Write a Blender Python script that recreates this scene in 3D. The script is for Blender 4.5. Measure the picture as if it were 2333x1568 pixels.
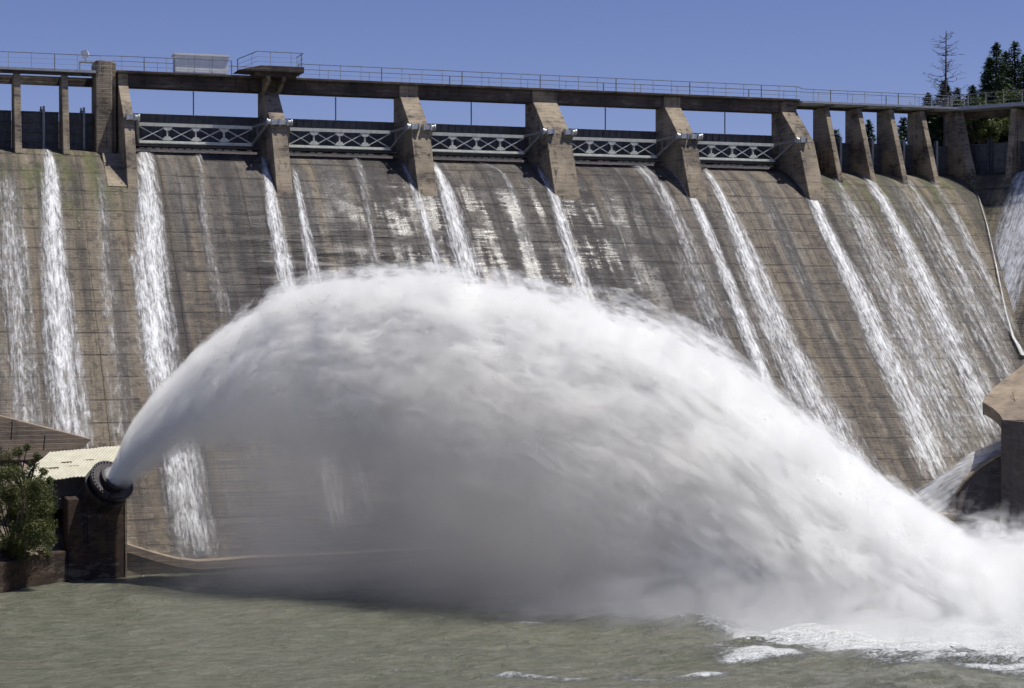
import bpy, math, random
import numpy as np
from mathutils import Vector, noise, Matrix
random.seed(7)
R = math.radians
sc = bpy.context.scene
for o in list(bpy.data.objects): bpy.data.objects.remove(o)

# ---------------------------------------------------------------- camera, sky, sun, exposure
HC = 16.5; F = 4200.0; CX = 1166.0; HY = 710.0; TH = R(19.3)
cam = bpy.data.cameras.new('camera'); co = bpy.data.objects.new('camera', cam); sc.collection.objects.link(co)
cam.sensor_width = 36; cam.lens = 36 * F / 2332; cam.clip_end = 5000; cam.clip_start = .5
co.location = (0, 0, HC); co.rotation_euler = (R(90) - math.atan(74 / F), 0, -TH)
sc.camera = co
SUN = Vector((.36, -.14, .92)).normalized()
w = bpy.data.worlds.new('World'); sc.world = w; w.use_nodes = True
wt = w.node_tree; wt.nodes.clear()
sky = wt.nodes.new('ShaderNodeTexSky'); sky.sky_type = 'NISHITA'; sky.sun_disc = False
sky.sun_elevation = math.asin(SUN.z); sky.sun_rotation = math.atan2(SUN.x, SUN.y)
sky.altitude = 2200; sky.air_density = 1.0; sky.dust_density = .3; sky.ozone_density = 5.0
hs = wt.nodes.new('ShaderNodeMix'); hs.data_type = 'RGBA'; hs.blend_type = 'MULTIPLY'; hs.inputs[0].default_value = 1
hs.inputs[7].default_value = (.86, .71, .87, 1)
bg = wt.nodes.new('ShaderNodeBackground'); bg.inputs[1].default_value = .10
wo = wt.nodes.new('ShaderNodeOutputWorld')
wt.links.new(sky.outputs[0], hs.inputs[6]); wt.links.new(hs.outputs[2], bg.inputs[0]); wt.links.new(bg.outputs[0], wo.inputs[0])
sl = bpy.data.lights.new('sun', 'SUN'); sl.energy = 4.7; sl.angle = R(.6); sl.color = (1, .955, .88)
so = bpy.data.objects.new('sun', sl); sc.collection.objects.link(so); so.rotation_euler = SUN.to_track_quat('Z', 'Y').to_euler()
so.location = (60, 60, 120)
sc.view_settings.view_transform = 'Standard'; sc.view_settings.look = 'None'
sc.view_settings.exposure = 0.0; sc.view_settings.gamma = 1
cy = sc.cycles
cy.volume_bounces = 9; cy.max_bounces = 11; cy.diffuse_bounces = 3; cy.glossy_bounces = 2; cy.transparent_max_bounces = 16
cy.volume_step_rate = 1.0; cy.volume_max_steps = 256; cy.caustics_reflective = False; cy.caustics_refractive = False
cy.sample_clamp_indirect = 6; cy.use_denoising = True; cy.use_adaptive_sampling = True; cy.adaptive_threshold = .035
try: cy.denoiser = 'OPENIMAGEDENOISE'
except Exception: pass

# ---------------------------------------------------------------- pixel rays -> real positions (frame 2332 x 1568)
fwd = Vector((math.sin(TH), math.cos(TH), 0)); rgt = Vector((math.cos(TH), -math.sin(TH), 0))
def ray(px, py): return fwd + rgt * ((px - CX) / F) + Vector((0, 0, -(py - HY) / F))
def atY(px, py, Y): r = ray(px, py); k = Y / r.y; return Vector((r.x * k, Y, HC + r.z * k))
def atD(px, py, d): r = ray(px, py); return Vector((r.x * d, r.y * d, HC + r.z * d))
def XatY(px, Y): return atY(px, 700, Y).x

# ---------------------------------------------------------------- helpers
def link(o): sc.collection.objects.link(o); return o
def tag(o, label=None, cat=None, group=None, kind=None):
    if label: o['label'] = label
    if cat: o['category'] = cat
    if group: o['group'] = group
    if kind: o['kind'] = kind
    return o
def empty(name, loc, label, cat, group=None):
    o = link(bpy.data.objects.new(name, None)); o.location = loc; o.empty_display_size = .3
    bpy.context.view_layer.update()
    return tag(o, label, cat, group)
class MB:
    def __init__(s): s.v = []; s.f = []
    def add(s, vs, fs):
        n = len(s.v); s.v += [tuple(v) for v in vs]; s.f += [tuple(i + n for i in f) for f in fs]; return s
    def box(s, x0, x1, y0, y1, z0, z1):
        return s.add([(x, y, z) for x in (x0, x1) for y in (y0, y1) for z in (z0, z1)],
            [(0,1,3,2),(4,6,7,5),(0,4,5,1),(2,3,7,6),(0,2,6,4),(1,5,7,3)])
    def prismX(s, prof, x0, x1):       # profile of (y,z), extruded in X
        n = len(prof)
        vs = [(x0, y, z) for y, z in prof] + [(x1, y, z) for y, z in prof]
        return s.add(vs, [tuple(range(n)), tuple(range(2*n-1, n-1, -1))] + [(i, i+n, (i+1)%n+n, (i+1)%n) for i in range(n)])
    def poly(s, pts, ext):             # polygon of points extruded by a vector
        n = len(pts); e = Vector(ext)
        vs = [Vector(p) for p in pts] + [Vector(p) + e for p in pts]
        return s.add(vs, [tuple(range(n)), tuple(range(2*n-1, n-1, -1))] + [(i, i+n, (i+1)%n+n, (i+1)%n) for i in range(n)])
    def bar(s, a, b, w, h=None, up=(0,0,1)):
        a = Vector(a); b = Vector(b); h = h or w; d = (b - a).normalized(); u = Vector(up)
        if abs(d.dot(u)) > .95: u = Vector((0, 1, 0))
        r = d.cross(u).normalized() * w / 2; u = r.cross(d).normalized() * h / 2
        vs = [p + q for p in (a, b) for q in (r+u, r-u, -r-u, -r+u)]
        return s.add(vs, [(0,1,2,3),(7,6,5,4),(0,4,5,1),(1,5,6,2),(2,6,7,3),(3,7,4,0)])
    def tube(s, a, b, r0, r1=None, n=8, caps=True):
        a = Vector(a); b = Vector(b); r1 = r0 if r1 is None else r1; d = (b-a).normalized()
        q = d.to_track_quat('Z', 'Y'); vs = []
        for p, r in ((a, r0), (b, r1)):
            for i in range(n): t = i * 2 * math.pi / n; vs.append(p + q @ Vector((r*math.cos(t), r*math.sin(t), 0)))
        fs = [(i, (i+1)%n, (i+1)%n+n, i+n) for i in range(n)]
        if caps: fs += [tuple(range(n-1,-1,-1)), tuple(range(n, 2*n))]
        return s.add(vs, fs)
    def build(s, name, mat, parent=None, smooth=False, origin=None, bevel=0):
        me = bpy.data.meshes.new(name); v = s.v
        if origin is None and parent is None and v:
            a = np.array(v); origin = Vector(((a[:,0].min()+a[:,0].max())/2, (a[:,1].min()+a[:,1].max())/2, a[:,2].min()))
        if parent is not None: origin = parent.matrix_world.translation if origin is None else origin
        me.from_pydata([tuple(Vector(p) - origin) for p in v], [], s.f); me.update()
        o = link(bpy.data.objects.new(name, me)); me.materials.append(mat)
        if parent is not None: o.parent = parent
        else: o.location = origin
        if smooth: me.shade_smooth()
        if bevel:
            bm_ = o.modifiers.new('b', 'BEVEL'); bm_.width = bevel; bm_.segments = 2; bm_.limit_method = 'ANGLE'
        return o
def grid(nu, nv, fn):
    vs = [fn(i / (nu-1), j / (nv-1)) for j in range(nv) for i in range(nu)]
    fs = [(j*nu+i, j*nu+i+1, (j+1)*nu+i+1, (j+1)*nu+i) for j in range(nv-1) for i in range(nu-1)]
    return MB().add(vs, fs)
def fattr(o, name, vals):
    a = o.data.attributes.new(name, 'FLOAT', 'POINT'); a.data.foreach_set('value', np.array(vals, dtype=np.float32))

# ---------------------------------------------------------------- material helper
class M:
    def __init__(s, name):
        s.m = bpy.data.materials.new(name); s.m.use_nodes = True; s.t = s.m.node_tree; s.t.nodes.clear()
        s.out = s.t.nodes.new('ShaderNodeOutputMaterial'); s._pos = None
    def n(s, typ, **kw):
        x = s.t.nodes.new(typ)
        for k, v in kw.items(): setattr(x, k, v)
        return x
    def put(s, sock, v):
        if hasattr(v, 'links') or isinstance(v, bpy.types.NodeSocket): s.t.links.new(v, sock)
        elif v is not None:
            if isinstance(v, (tuple, list)) and sock.type == 'RGBA' and len(v) == 3: v = (*v, 1)
            sock.default_value = v
    @property
    def pos(s):
        if s._pos is None: s._pos = s.n('ShaderNodeNewGeometry').outputs['Position']
        return s._pos
    def math(s, op, a, b=0, c=None, clamp=False):
        x = s.n('ShaderNodeMath', operation=op, use_clamp=clamp); s.put(x.inputs[0], a); s.put(x.inputs[1], b)
        if c is not None: s.put(x.inputs[2], c)
        return x.outputs[0]
    def vmul(s, v, k):
        x = s.n('ShaderNodeVectorMath', operation='MULTIPLY'); s.put(x.inputs[0], v); s.put(x.inputs[1], k); return x.outputs[0]
    def sep(s, v): x = s.n('ShaderNodeSeparateXYZ'); s.put(x.inputs[0], v); return x.outputs
    def comb(s, a, b, c):
        x = s.n('ShaderNodeCombineXYZ'); s.put(x.inputs[0], a); s.put(x.inputs[1], b); s.put(x.inputs[2], c); return x.outputs[0]
    def noise(s, vec, scale=1, detail=4, rough=.55, dist=0):
        x = s.n('ShaderNodeTexNoise'); s.put(x.inputs['Vector'], vec); x.inputs['Scale'].default_value = scale
        x.inputs['Detail'].default_value = detail; x.inputs['Roughness'].default_value = rough; x.inputs['Distortion'].default_value = dist
        return x.outputs[0]
    def voro(s, vec, scale=1, feat='F1'):
        x = s.n('ShaderNodeTexVoronoi', feature=feat); s.put(x.inputs['Vector'], vec); x.inputs['Scale'].default_value = scale; return x.outputs['Distance']
    def white(s, vec): x = s.n('ShaderNodeTexWhiteNoise'); s.put(x.inputs['Vector'], vec); return x.outputs[0]
    def mr(s, v, a, b, c=0, d=1, smooth=True):
        x = s.n('ShaderNodeMapRange', interpolation_type='SMOOTHSTEP' if smooth else 'LINEAR')
        s.put(x.inputs[0], v)
        for i, k in enumerate((a, b, c, d)): s.put(x.inputs[i+1], k)
        return x.outputs[0]
    def mix(s, f, a, b, bt='MIX'):
        x = s.n('ShaderNodeMix', data_type='RGBA', blend_type=bt); s.put(x.inputs[0], f); s.put(x.inputs[6], a); s.put(x.inputs[7], b); return x.outputs[2]
    def attr(s, name): x = s.n('ShaderNodeAttribute', attribute_name=name); return x.outputs['Fac']
    def bump(s, h, strength=.5, dist=.05, nrm=None):
        x = s.n('ShaderNodeBump'); x.inputs['Strength'].default_value = strength; x.inputs['Distance'].default_value = dist
        s.put(x.inputs['Height'], h)
        if nrm is not None: s.put(x.inputs['Normal'], nrm)
        return x.outputs[0]
    def bsdf(s, col, rough=.8, nrm=None, spec=.5, metal=0, alpha=None, link=True, coat=None):
        x = s.n('ShaderNodeBsdfPrincipled'); s.put(x.inputs['Base Color'], col); s.put(x.inputs['Roughness'], rough)
        s.put(x.inputs['Specular IOR Level'], spec); s.put(x.inputs['Metallic'], metal)
        if nrm is not None: s.put(x.inputs['Normal'], nrm)
        if alpha is not None: s.put(x.inputs['Alpha'], alpha)
        if coat is not None:
            s.put(x.inputs['Coat Weight'], coat[0]); s.put(x.inputs['Coat Roughness'], coat[1]); s.put(x.inputs['Coat Normal'], coat[2]); x.inputs['Coat IOR'].default_value = 1.5
        if link: s.t.links.new(x.outputs[0], s.out.inputs['Surface'])
        return x.outputs[0]
    def curve(s, v, pts):
        x = s.n('ShaderNodeFloatCurve'); c = x.mapping.curves[0]
        while len(c.points) < len(pts): c.points.new(.5, .5)
        for p, (a, b) in zip(c.points, pts): p.location = (a, b); p.handle_type = 'AUTO_CLAMPED'
        x.mapping.use_clip = False; x.mapping.update(); s.put(x.inputs['Value'], v); return x.outputs[0]

# ---------------------------------------------------------------- materials
def mat_dam(wing=False):
    m = M('weathered_wing_concrete' if wing else 'weathered_spillway_concrete'); X, Y, Z = m.sep(m.pos)
    if wing:   # measured along the wing instead of along the main face
        X = m.math('ADD', m.math('ADD', m.math('MULTIPLY', X, .5), m.math('MULTIPLY', Y, -.866)), 172)
    XZ = m.comb(X, 0, Z)
    wob = m.noise(m.vmul(XZ, (.25, 1, .25)), 1, 3)
    big = m.noise(m.vmul(XZ, (.08, 1, .05)), 1, 3)
    st1 = m.noise(m.vmul(XZ, (.55, 1, .035)), 1, 4, .6)
    st2 = m.noise(m.vmul(XZ, (1.8, 1, .10)), 1, 5, .65)
    st3 = m.noise(m.vmul(XZ, (6.5, 1, .35)), 1, 4, .6)
    hz = m.noise(m.vmul(XZ, (.10, 1, 3.0)), 1, 6, .72)
    grit = m.noise(m.vmul(XZ, (3.5, 1, 5.5)), 1, 7, .78)
    tan = (.285, .238, .170); grey = (.158, .149, .140); dark = (.052, .046, .048); pale = (.56, .53, .49)
    dry = m.mr(m.math('ADD', m.mr(X, 60, 82), m.mr(X, 30, 14)), 0, 1)    # the ends are tan, the middle is dark and wet
    k = m.math('ADD', m.math('MULTIPLY', st1, .7), m.math('ADD', m.math('MULTIPLY', st2, .35), m.math('MULTIPLY', dry, .13)))
    c = m.mix(m.mr(k, .47, .70), grey, tan)
    dk = m.math('ADD', m.math('MULTIPLY', hz, .55), m.math('ADD', m.math('MULTIPLY', big, .55), m.math('MULTIPLY', st2, .25)))
    c = m.mix(m.math('MULTIPLY', m.mr(m.math('SUBTRACT', dk, m.math('MULTIPLY', dry, .07)), .63, .77), .90), c, dark)
    c = m.mix(m.math('MULTIPLY', m.mr(st3, .52, .70), .55), c, dark)
    c = m.mix(m.math('MULTIPLY', m.mr(m.noise(m.vmul(XZ, (1.1, 1, .045)), 1, 4, .55), .50, .62), .60), c, dark)
    c = m.mix(m.math('MULTIPLY', m.mr(m.noise(m.vmul(XZ, (.9, 1, .07)), 1.3, 5, .7), .55, .70), .45), c, pale)
    c = m.mix(m.math('MULTIPLY', m.mr(m.math('ADD', m.math('MULTIPLY', st2, .6), m.math('MULTIPLY', grit, .5)), .60, .72), .5), c, pale)
    # pour cells
    zc = m.math('ADD', m.math('DIVIDE', Z, 1.52), m.math('MULTIPLY', m.math('SUBTRACT', wob, .5), .10))
    blk = m.math('FLOOR', m.math('DIVIDE', X, 6.2))
    cell = m.white(m.comb(blk, m.math('FLOOR', m.math('ADD', zc, m.math('MULTIPLY', blk, .05))), 0))
    c = m.mix(m.mr(cell, 0, 1, .0, .38, False), c, m.mix(.5, c, dark))
    fr = m.math('FRACT', m.math('ADD', zc, m.math('MULTIPLY', blk, .05)))
    lin = m.math('MULTIPLY', m.mr(m.math('ADD', fr, m.math('MULTIPLY', m.math('SUBTRACT', grit, .5), .10)), .90, .96), m.mr(m.noise(m.vmul(XZ, (.35, 1, .6)), 1, 4), .36, .50))
    frx = m.math('FRACT', m.math('ADD', m.math('DIVIDE', X, 6.2), m.math('MULTIPLY', m.math('SUBTRACT', m.noise(m.vmul(XZ, (.2, 1, 1.2)), 1, 2), .5), .03)))
    joint = m.mr(m.math('ABSOLUTE', m.math('SUBTRACT', frx, .5)), .006, .002)
    c = m.mix(m.math('MULTIPLY', lin, .75), c, (.028, .024, .024))
    c = m.mix(m.math('MULTIPLY', joint, m.mr(m.noise(m.vmul(XZ, (.3, 1, .3)), 1, 3), .45, .65, .0, .6)), c, (.035, .030, .030))
    board = m.math('FRACT', m.math('ADD', m.math('MULTIPLY', Z, 4.6), m.math('MULTIPLY', wob, .8)))
    c = m.mix(m.math('MULTIPLY', m.math('MULTIPLY', m.mr(board, .8, .98), m.mr(big, .4, .6)), .12), c, dark)
    # moss near the crest
    mossx = m.math('MAXIMUM', m.mr(X, 23, 16), m.mr(X, 76, 84))
    ms = m.math('MULTIPLY', m.math('MULTIPLY', m.mr(m.math('ADD', Z, m.math('MULTIPLY', m.math('SUBTRACT', st2, .5), 14)), 21.5, 28), mossx), m.mr(m.noise(m.vmul(XZ, (1, 1, .4)), 1, 5), .38, .6))
    c = m.mix(m.math('MULTIPLY', ms, .75), c, m.mix(st3, (.085, .115, .035), (.15, .15, .05)))
    h = m.math('ADD', m.math('MULTIPLY', lin, -2.2), m.math('ADD', m.math('MULTIPLY', hz, 1.6), m.math('ADD', m.math('MULTIPLY', grit, 1.1), m.math('MULTIPLY', m.mr(board, .8, .98), -.35))))
    h = m.math('SUBTRACT', h, m.math('MULTIPLY', joint, 1.0))
    c = m.mix(m.math('MULTIPLY', m.mr(m.noise(m.vmul(XZ, (.6, 1, .03)), 1.7, 5, .6), .50, .66), .42), c, (.275, .215, .140))
    band = m.noise(m.comb(m.math('MULTIPLY', X, .42), m.math('MULTIPLY', wob, .5), m.math('MULTIPLY', Z, .035)), 1, 3, .5)
    c = m.mix(m.math('MULTIPLY', m.mr(band, .50, .62), .62), c, (.060, .054, .054))
    mot = m.noise(m.vmul(XZ, (1.1, 1, 1.5)), 1, 8, .78)
    c = m.mix(m.math('MULTIPLY', m.mr(mot, .49, .60), .62), c, dark)
    c = m.mix(m.math('MULTIPLY', m.mr(mot, .46, .34), .10), c, pale)
    # eroded, ribbed concrete left of the middle
    rz = m.math('MULTIPLY', m.math('MULTIPLY', m.mr(X, 25, 30), m.mr(X, 46, 37)), m.mr(Z, 25, 20))
    ridge = m.noise(m.vmul(XZ, (.16, 1, 1.9)), 1, 5, .62, .3)
    c = m.mix(m.math('MULTIPLY', m.math('MULTIPLY', m.mr(ridge, .50, .60), rz), .85), c, (.022, .020, .022))
    c = m.mix(m.math('MULTIPLY', m.math('MULTIPLY', m.mr(ridge, .47, .36), rz), .35), c, pale)
    h = m.math('SUBTRACT', h, m.math('MULTIPLY', m.math('MULTIPLY', m.mr(ridge, .48, .60), rz), 2.5))
    spk = m.noise(m.vmul(XZ, (4.5, 1, 11)), 1, 5, .75)
    h = m.math('ADD', h, m.math('MULTIPLY', spk, 1.4))
    n = m.bump(h, 1.0, .11)
    wet = m.math('MULTIPLY', m.mr(m.math('ADD', m.math('MULTIPLY', st1, .6), m.math('MULTIPLY', m.noise(m.vmul(XZ, (.5, 1, .5)), 1, 4), .55)), .47, .60), m.mr(dry, 1, .1, .45, 1))
    rough = m.mr(wet, 0, 1, .75, .45, False)
    wn = m.noise(m.vmul(XZ, (1.2, 1, 3.2)), 1, 5, .7); film = m.bump(m.math('ADD', wn, m.math('MULTIPLY', spk, .35)), .55, .10)
    vst = m.noise(m.vmul(XZ, (.75, 1, .10)), 1, 4, .55); hl = m.noise(m.vmul(XZ, (.5, 1, 5.5)), 1, 5, .7)
    wfilm = m.math('MULTIPLY', m.mr(m.math('ADD', m.math('MULTIPLY', vst, .9), m.math('MULTIPLY', hl, .45)), .64, .76), m.math('MULTIPLY', m.math('MULTIPLY', m.mr(X, 30, 40), m.mr(X, 64, 54)), m.math('MULTIPLY', m.mr(Z, 13, 19, .3, .95), m.mr(m.noise(m.vmul(XZ, (.22, 1, .38)), 1, 3), .42, .56, .08, 1))))
    m.bsdf(c, rough, n, .4, coat=(wfilm, m.mr(wn, .3, .7, .19, .32), film)); return m.m
def mat_concrete(name, a, b, dark, stain=.5, sc_=1., rough=.85, boards=True):
    m = M(name); P = m.pos; X, Y, Z = m.sep(P)
    big = m.noise(m.vmul(P, (.35, .35, .5)), sc_, 4)
    st = m.noise(m.vmul(P, (2.2, 2.2, .18)), sc_, 5, .65)
    hz = m.noise(m.vmul(P, (.35, .35, 3.6)), sc_, 6, .7)
    c = m.mix(m.mr(big, .35, .65), a, b)
    c = m.mix(m.math('MULTIPLY', m.mr(m.math('ADD', m.math('MULTIPLY', hz, .6), m.math('MULTIPLY', st, .5)), .56, .74), stain), c, dark)
    c = m.mix(m.math('MULTIPLY', m.mr(st, .58, .72), stain), c, dark)
    bl = m.math('ADD', m.math('MULTIPLY', m.noise(m.vmul(P, (.9, .9, 2.8)), sc_, 8, .8, .4), .7), m.math('MULTIPLY', big, .35))
    c = m.mix(m.math('MULTIPLY', m.mr(bl, .55, .62), min(1, stain * .85)), c, dark)
    c = m.mix(m.math('MULTIPLY', m.mr(bl, .50, .42), stain * .22), c, (.48, .43, .34))
    h = m.math('ADD', hz, m.noise(m.vmul(P, (5, 5, 8)), 1, 6, .7))
    if boards:
        bd = m.mr(m.math('FRACT', m.math('ADD', m.math('MULTIPLY', Z, 3.3), m.math('MULTIPLY', big, .6))), .86, .99)
        c = m.mix(m.math('MULTIPLY', bd, .35), c, dark); h = m.math('SUBTRACT', h, bd)
    m.bsdf(c, rough, m.bump(h, .8, .04), .3); return m.m
def mat_plain(name, a, b, rough=.5, metal=0, scale=3, bumpd=.01, spec=.5):
    m = M(name); n_ = m.noise(m.pos, scale, 6, .65)
    st = m.noise(m.vmul(m.pos, (4, 4, .6)), 1, 4)
    c = m.mix(m.mr(m.math('ADD', m.math('MULTIPLY', n_, .6), m.math('MULTIPLY', st, .4)), .38, .62), a, b)
    m.bsdf(c, rough, m.bump(n_, .5, bumpd), spec, metal); return m.m
def mat_leaf(name, a, b, scale=1.2):
    m = M(name); g = m.n('ShaderNodeNewGeometry').outputs['Random Per Island']
    c = m.mix(m.mr(m.math('ADD', m.math('MULTIPLY', m.noise(m.pos, scale, 3), .7), m.math('MULTIPLY', g, .4)), .4, .75), a, b)
    p = m.bsdf(c, .55, None, .35, link=False)
    tr = m.n('ShaderNodeBsdfTranslucent'); m.put(tr.inputs[0], c)
    mx = m.n('ShaderNodeMixShader'); mx.inputs[0].default_value = .25
    m.t.links.new(p, mx.inputs[1]); m.t.links.new(tr.outputs[0], mx.inputs[2]); m.t.links.new(mx.outputs[0], m.out.inputs[0]); return m.m
def mat_fall():
    m = M('foaming_falling_water'); X, Y, Z = m.sep(m.pos); X = m.attr('cu'); op = m.attr('op'); u = m.attr('u')
    zz = m.math('SUBTRACT', m.math('ADD', Z, m.math('MULTIPLY', m.noise(m.vmul(m.comb(X, 0, Z), (1.5, 1, .8)), 1, 3), 1.6)), m.math('MULTIPLY', m.math('ABSOLUTE', m.math('SUBTRACT', m.math('FRACT', m.math('MULTIPLY', X, .9)), .5)), 1.3))
    XZ = m.comb(X, 0, zz); XS = m.comb(X, 0, Z)
    fine = m.noise(m.vmul(XS, (7, 1, 1.6)), 1, 6, .7, .3)
    scal = m.noise(m.vmul(XZ, (1.5, 1, 1.1)), 1, 7, .74, .9)
    lng = m.noise(m.vmul(XS, (3.4, 1, .12)), 1, 4, .6)
    k = m.math('ADD', m.math('ADD', m.math('MULTIPLY', fine, 1.1), m.math('MULTIPLY', scal, 1.4)), m.math('MULTIPLY', lng, .9))
    k = m.math('ADD', k, m.math('MULTIPLY', m.math('SUBTRACT', op, .5), .85))
    soft = m.math('MULTIPLY', m.mr(op, .05, .95), m.mr(m.math('ADD', m.math('MULTIPLY', lng, .8), m.math('MULTIPLY', fine, .3)), .42, .66, .30, 1.0))
    a = m.math('ADD', m.math('MULTIPLY', m.math('MULTIPLY', m.mr(k, 1.42, 2.3), m.mr(op, .0, .3)), .66), m.math('MULTIPLY', soft, .42), clamp=True)
    a = m.math('MULTIPLY', a, .94)
    col = m.mix(m.mr(m.math('ADD', m.math('MULTIPLY', scal, .6), m.math('MULTIPLY', fine, .4)), .38, .62), (.56, .56, .56), (.88, .90, .92))
    n = m.bump(m.math('ADD', scal, m.math('MULTIPLY', fine, .5)), .8, .10)
    m.bsdf(col, .45, n, .4, 0, a); return m.m
def mat_river():
    m = M('murky_river_water'); foam = m.attr('foam'); P = m.pos
    r1 = m.noise(m.vmul(P, (.5, 1.1, 1)), 1.0, 5, .6, .5); r2 = m.noise(m.vmul(P, (1.6, 3.6, 1)), 1, 6, .65, .4)
    r3 = m.noise(m.vmul(P, (7, 13, 1)), 1, 4, .6)
    fm = m.mr(m.math('ADD', foam, m.math('MULTIPLY', m.math('SUBTRACT', m.noise(m.vmul(P, (2.6, 5.5, 3)), 1, 9, .82, .8), .5), 2.3)), .40, .72)
    base = m.mix(m.mr(r1, .35, .65), (.168, .176, .126), (.228, .230, .174))
    col = m.mix(fm, base, m.mix(m.mr(r3, .35, .6), (.55, .58, .57), (.86, .88, .88)))
    h = m.math('ADD', m.math('MULTIPLY', r1, 1.2), m.math('ADD', m.math('MULTIPLY', r2, .85), m.math('MULTIPLY', r3, .22)))
    n = m.bump(m.math('ADD', h, m.math('MULTIPLY', fm, .3)), 1.0, .50)
    m.bsdf(col, m.mr(fm, 0, 1, .13, .6, False), n, .5); return m.m

MAT = dict(
    dam=mat_dam(), wing=mat_dam(True),
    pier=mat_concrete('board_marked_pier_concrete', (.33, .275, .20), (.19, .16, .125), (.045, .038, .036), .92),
    beam=mat_concrete('shaded_beam_concrete', (.105, .085, .075), (.065, .054, .050), (.026, .022, .024), .8),  # darker beam concrete, with the deck's shadow also put into its colour
    block=mat_concrete('dark_stained_block_concrete', (.034, .024, .022), (.070, .046, .030), (.010, .008, .010), .9, boards=False),
    wall=mat_concrete('pale_training_wall_concrete', (.36, .29, .21), (.26, .21, .16), (.10, .08, .065), .5),
    darkwall=mat_concrete('shade_dark_wall_concrete', (.085, .074, .072), (.12, .105, .10), (.035, .030, .034), .6, rough=.75, boards=False),  # shade on the training wall's left face put into this dark colour, plus stains
    steel=mat_plain('grey_green_gate_paint', (.52, .54, .49), (.68, .69, .63), .5),
    skin=mat_plain('dark_gate_plate', (.085, .087, .092), (.12, .12, .125), .6),
    panel=mat_plain('blue_grey_gate_panel', (.055, .062, .080), (.11, .115, .125), .5),
    lamp=mat_plain('white_paint', (.72, .74, .76), (.80, .81, .82), .45),
    armshade=mat_plain('shadowed_gate_arm_paint', (.17, .175, .17), (.24, .245, .235), .6),  # gate paint darkened: the shadow on the arms is put into the colour
    bracket=mat_plain('worn_grey_bracket_paint', (.36, .38, .40), (.55, .57, .58), .4, .3),
    hut=mat_plain('weathered_white_sheet', (.80, .84, .87), (.90, .91, .92), .45, .0, 2),
    rail=mat_plain('galvanised_rail', (.19, .19, .19), (.27, .265, .25), .5, .2),
    railpale=mat_plain('pale_wire_rail', (.36, .37, .38), (.46, .46, .45), .5, .2),
    deckmetal=mat_plain('pale_walkway_metal', (.30, .33, .38), (.40, .42, .46), .5),
    rust=mat_plain('rusty_bottom_flange', (.16, .10, .06), (.24, .17, .10), .7),
    valve=mat_plain('dark_valve_iron', (.022, .020, .024), (.050, .042, .045), .42, .3, 6),
    roof=mat_plain('cream_corrugated_roofing', (.46, .44, .34), (.56, .54, .43), .6, 0, 1.2, .02),
    rock=mat_concrete('bank_rubble', (.17, .135, .11), (.26, .21, .17), (.05, .042, .036), .5, 2, boards=False),
    wood=mat_concrete('grey_timber', (.21, .175, .13), (.28, .24, .18), (.09, .07, .055), .5, 3, boards=False),
    bark=mat_concrete('fir_bark', (.075, .058, .048), (.10, .08, .065), (.03, .024, .02), .5, 3, boards=False),
    snag=mat_concrete('dead_wood', (.055, .050, .055), (.085, .078, .082), (.025, .022, .026), .5, 3, boards=False),
    fir=mat_leaf('fir_needles', (.018, .038, .026), (.060, .098, .046)),
    broad=mat_leaf('broad_leaves', (.030, .058, .016), (.125, .155, .045), .5),
    bush=mat_leaf('bush_leaves', (.040, .058, .016), (.175, .185, .060), 1.0),
    fall=mat_fall(), river=mat_river(),
    ground=mat_concrete('forest_ground', (.10, .10, .05), (.15, .13, .08), (.05, .045, .03), .5, .3, boards=False),
)

# ---------------------------------------------------------------- dam
PROF = [(156, 24), (153.5, 28.6), (152, 29.3), (150.5, 29.42), (149.2, 29.25), (147.8, 28.8), (146.2, 28.0), (144.9, 27.1), (143.6, 26.0), (142.2, 24.6), (140.8, 23.05), (139.5, 21.6)]
for k in range(1, 13): PROF.append((139.5 - 19.3 * k / 12, 21.6 - 20.6 * k / 12))
PROF += [(119.5, .45), (118.6, .0), (117.6, -.5), (117.4, -3)]
def faceYZ(s):      # s 0..1 along the profile length
    return _interp(s)
_pl = [0]
for a, b in zip(PROF, PROF[1:]): _pl.append(_pl[-1] + math.dist(a, b))
PL = _pl[-1]
def _interp(s):
    d = max(0, min(PL, s)); i = max(j for j in range(len(_pl)) if _pl[j] <= d + 1e-9); i = min(i, len(PROF) - 2)
    t = (d - _pl[i]) / (_pl[i+1] - _pl[i]); a, b = PROF[i], PROF[i+1]
    dy, dz = b[0]-a[0], b[1]-a[1]; L = math.hypot(dy, dz)
    return (a[0] + dy*t, a[1] + dz*t, dz / L * -1 * -1, 0)  # y,z
def face_hit(px, py):
    """point of the spillway face that the ray meets, with its distance along the profile"""
    r = ray(px, py); prev = None
    for i in range(2, len(PROF) - 1):
        (y0, z0), (y1, z1) = PROF[i], PROF[i+1]
        # ray: y = r.y k, z = HC + r.z k ; segment
        dy, dz = y1 - y0, z1 - z0
        den = r.y * dz - r.z * dy
        if abs(den) < 1e-9: continue
        k = (y0 * dz - (z0 - HC) * dy) / den
        t = ((r.y * k - y0) / dy) if abs(dy) > abs(dz) else ((HC + r.z * k - z0) / dz)
        if -1e-4 <= t <= 1.0001: prev = (r.x * k, _pl[i] + max(0, min(1, t)) * (_pl[i+1] - _pl[i]))
    if prev is None:
        k = 150.5 / r.y; prev = (r.x * k, _pl[3])
    return prev

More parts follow.
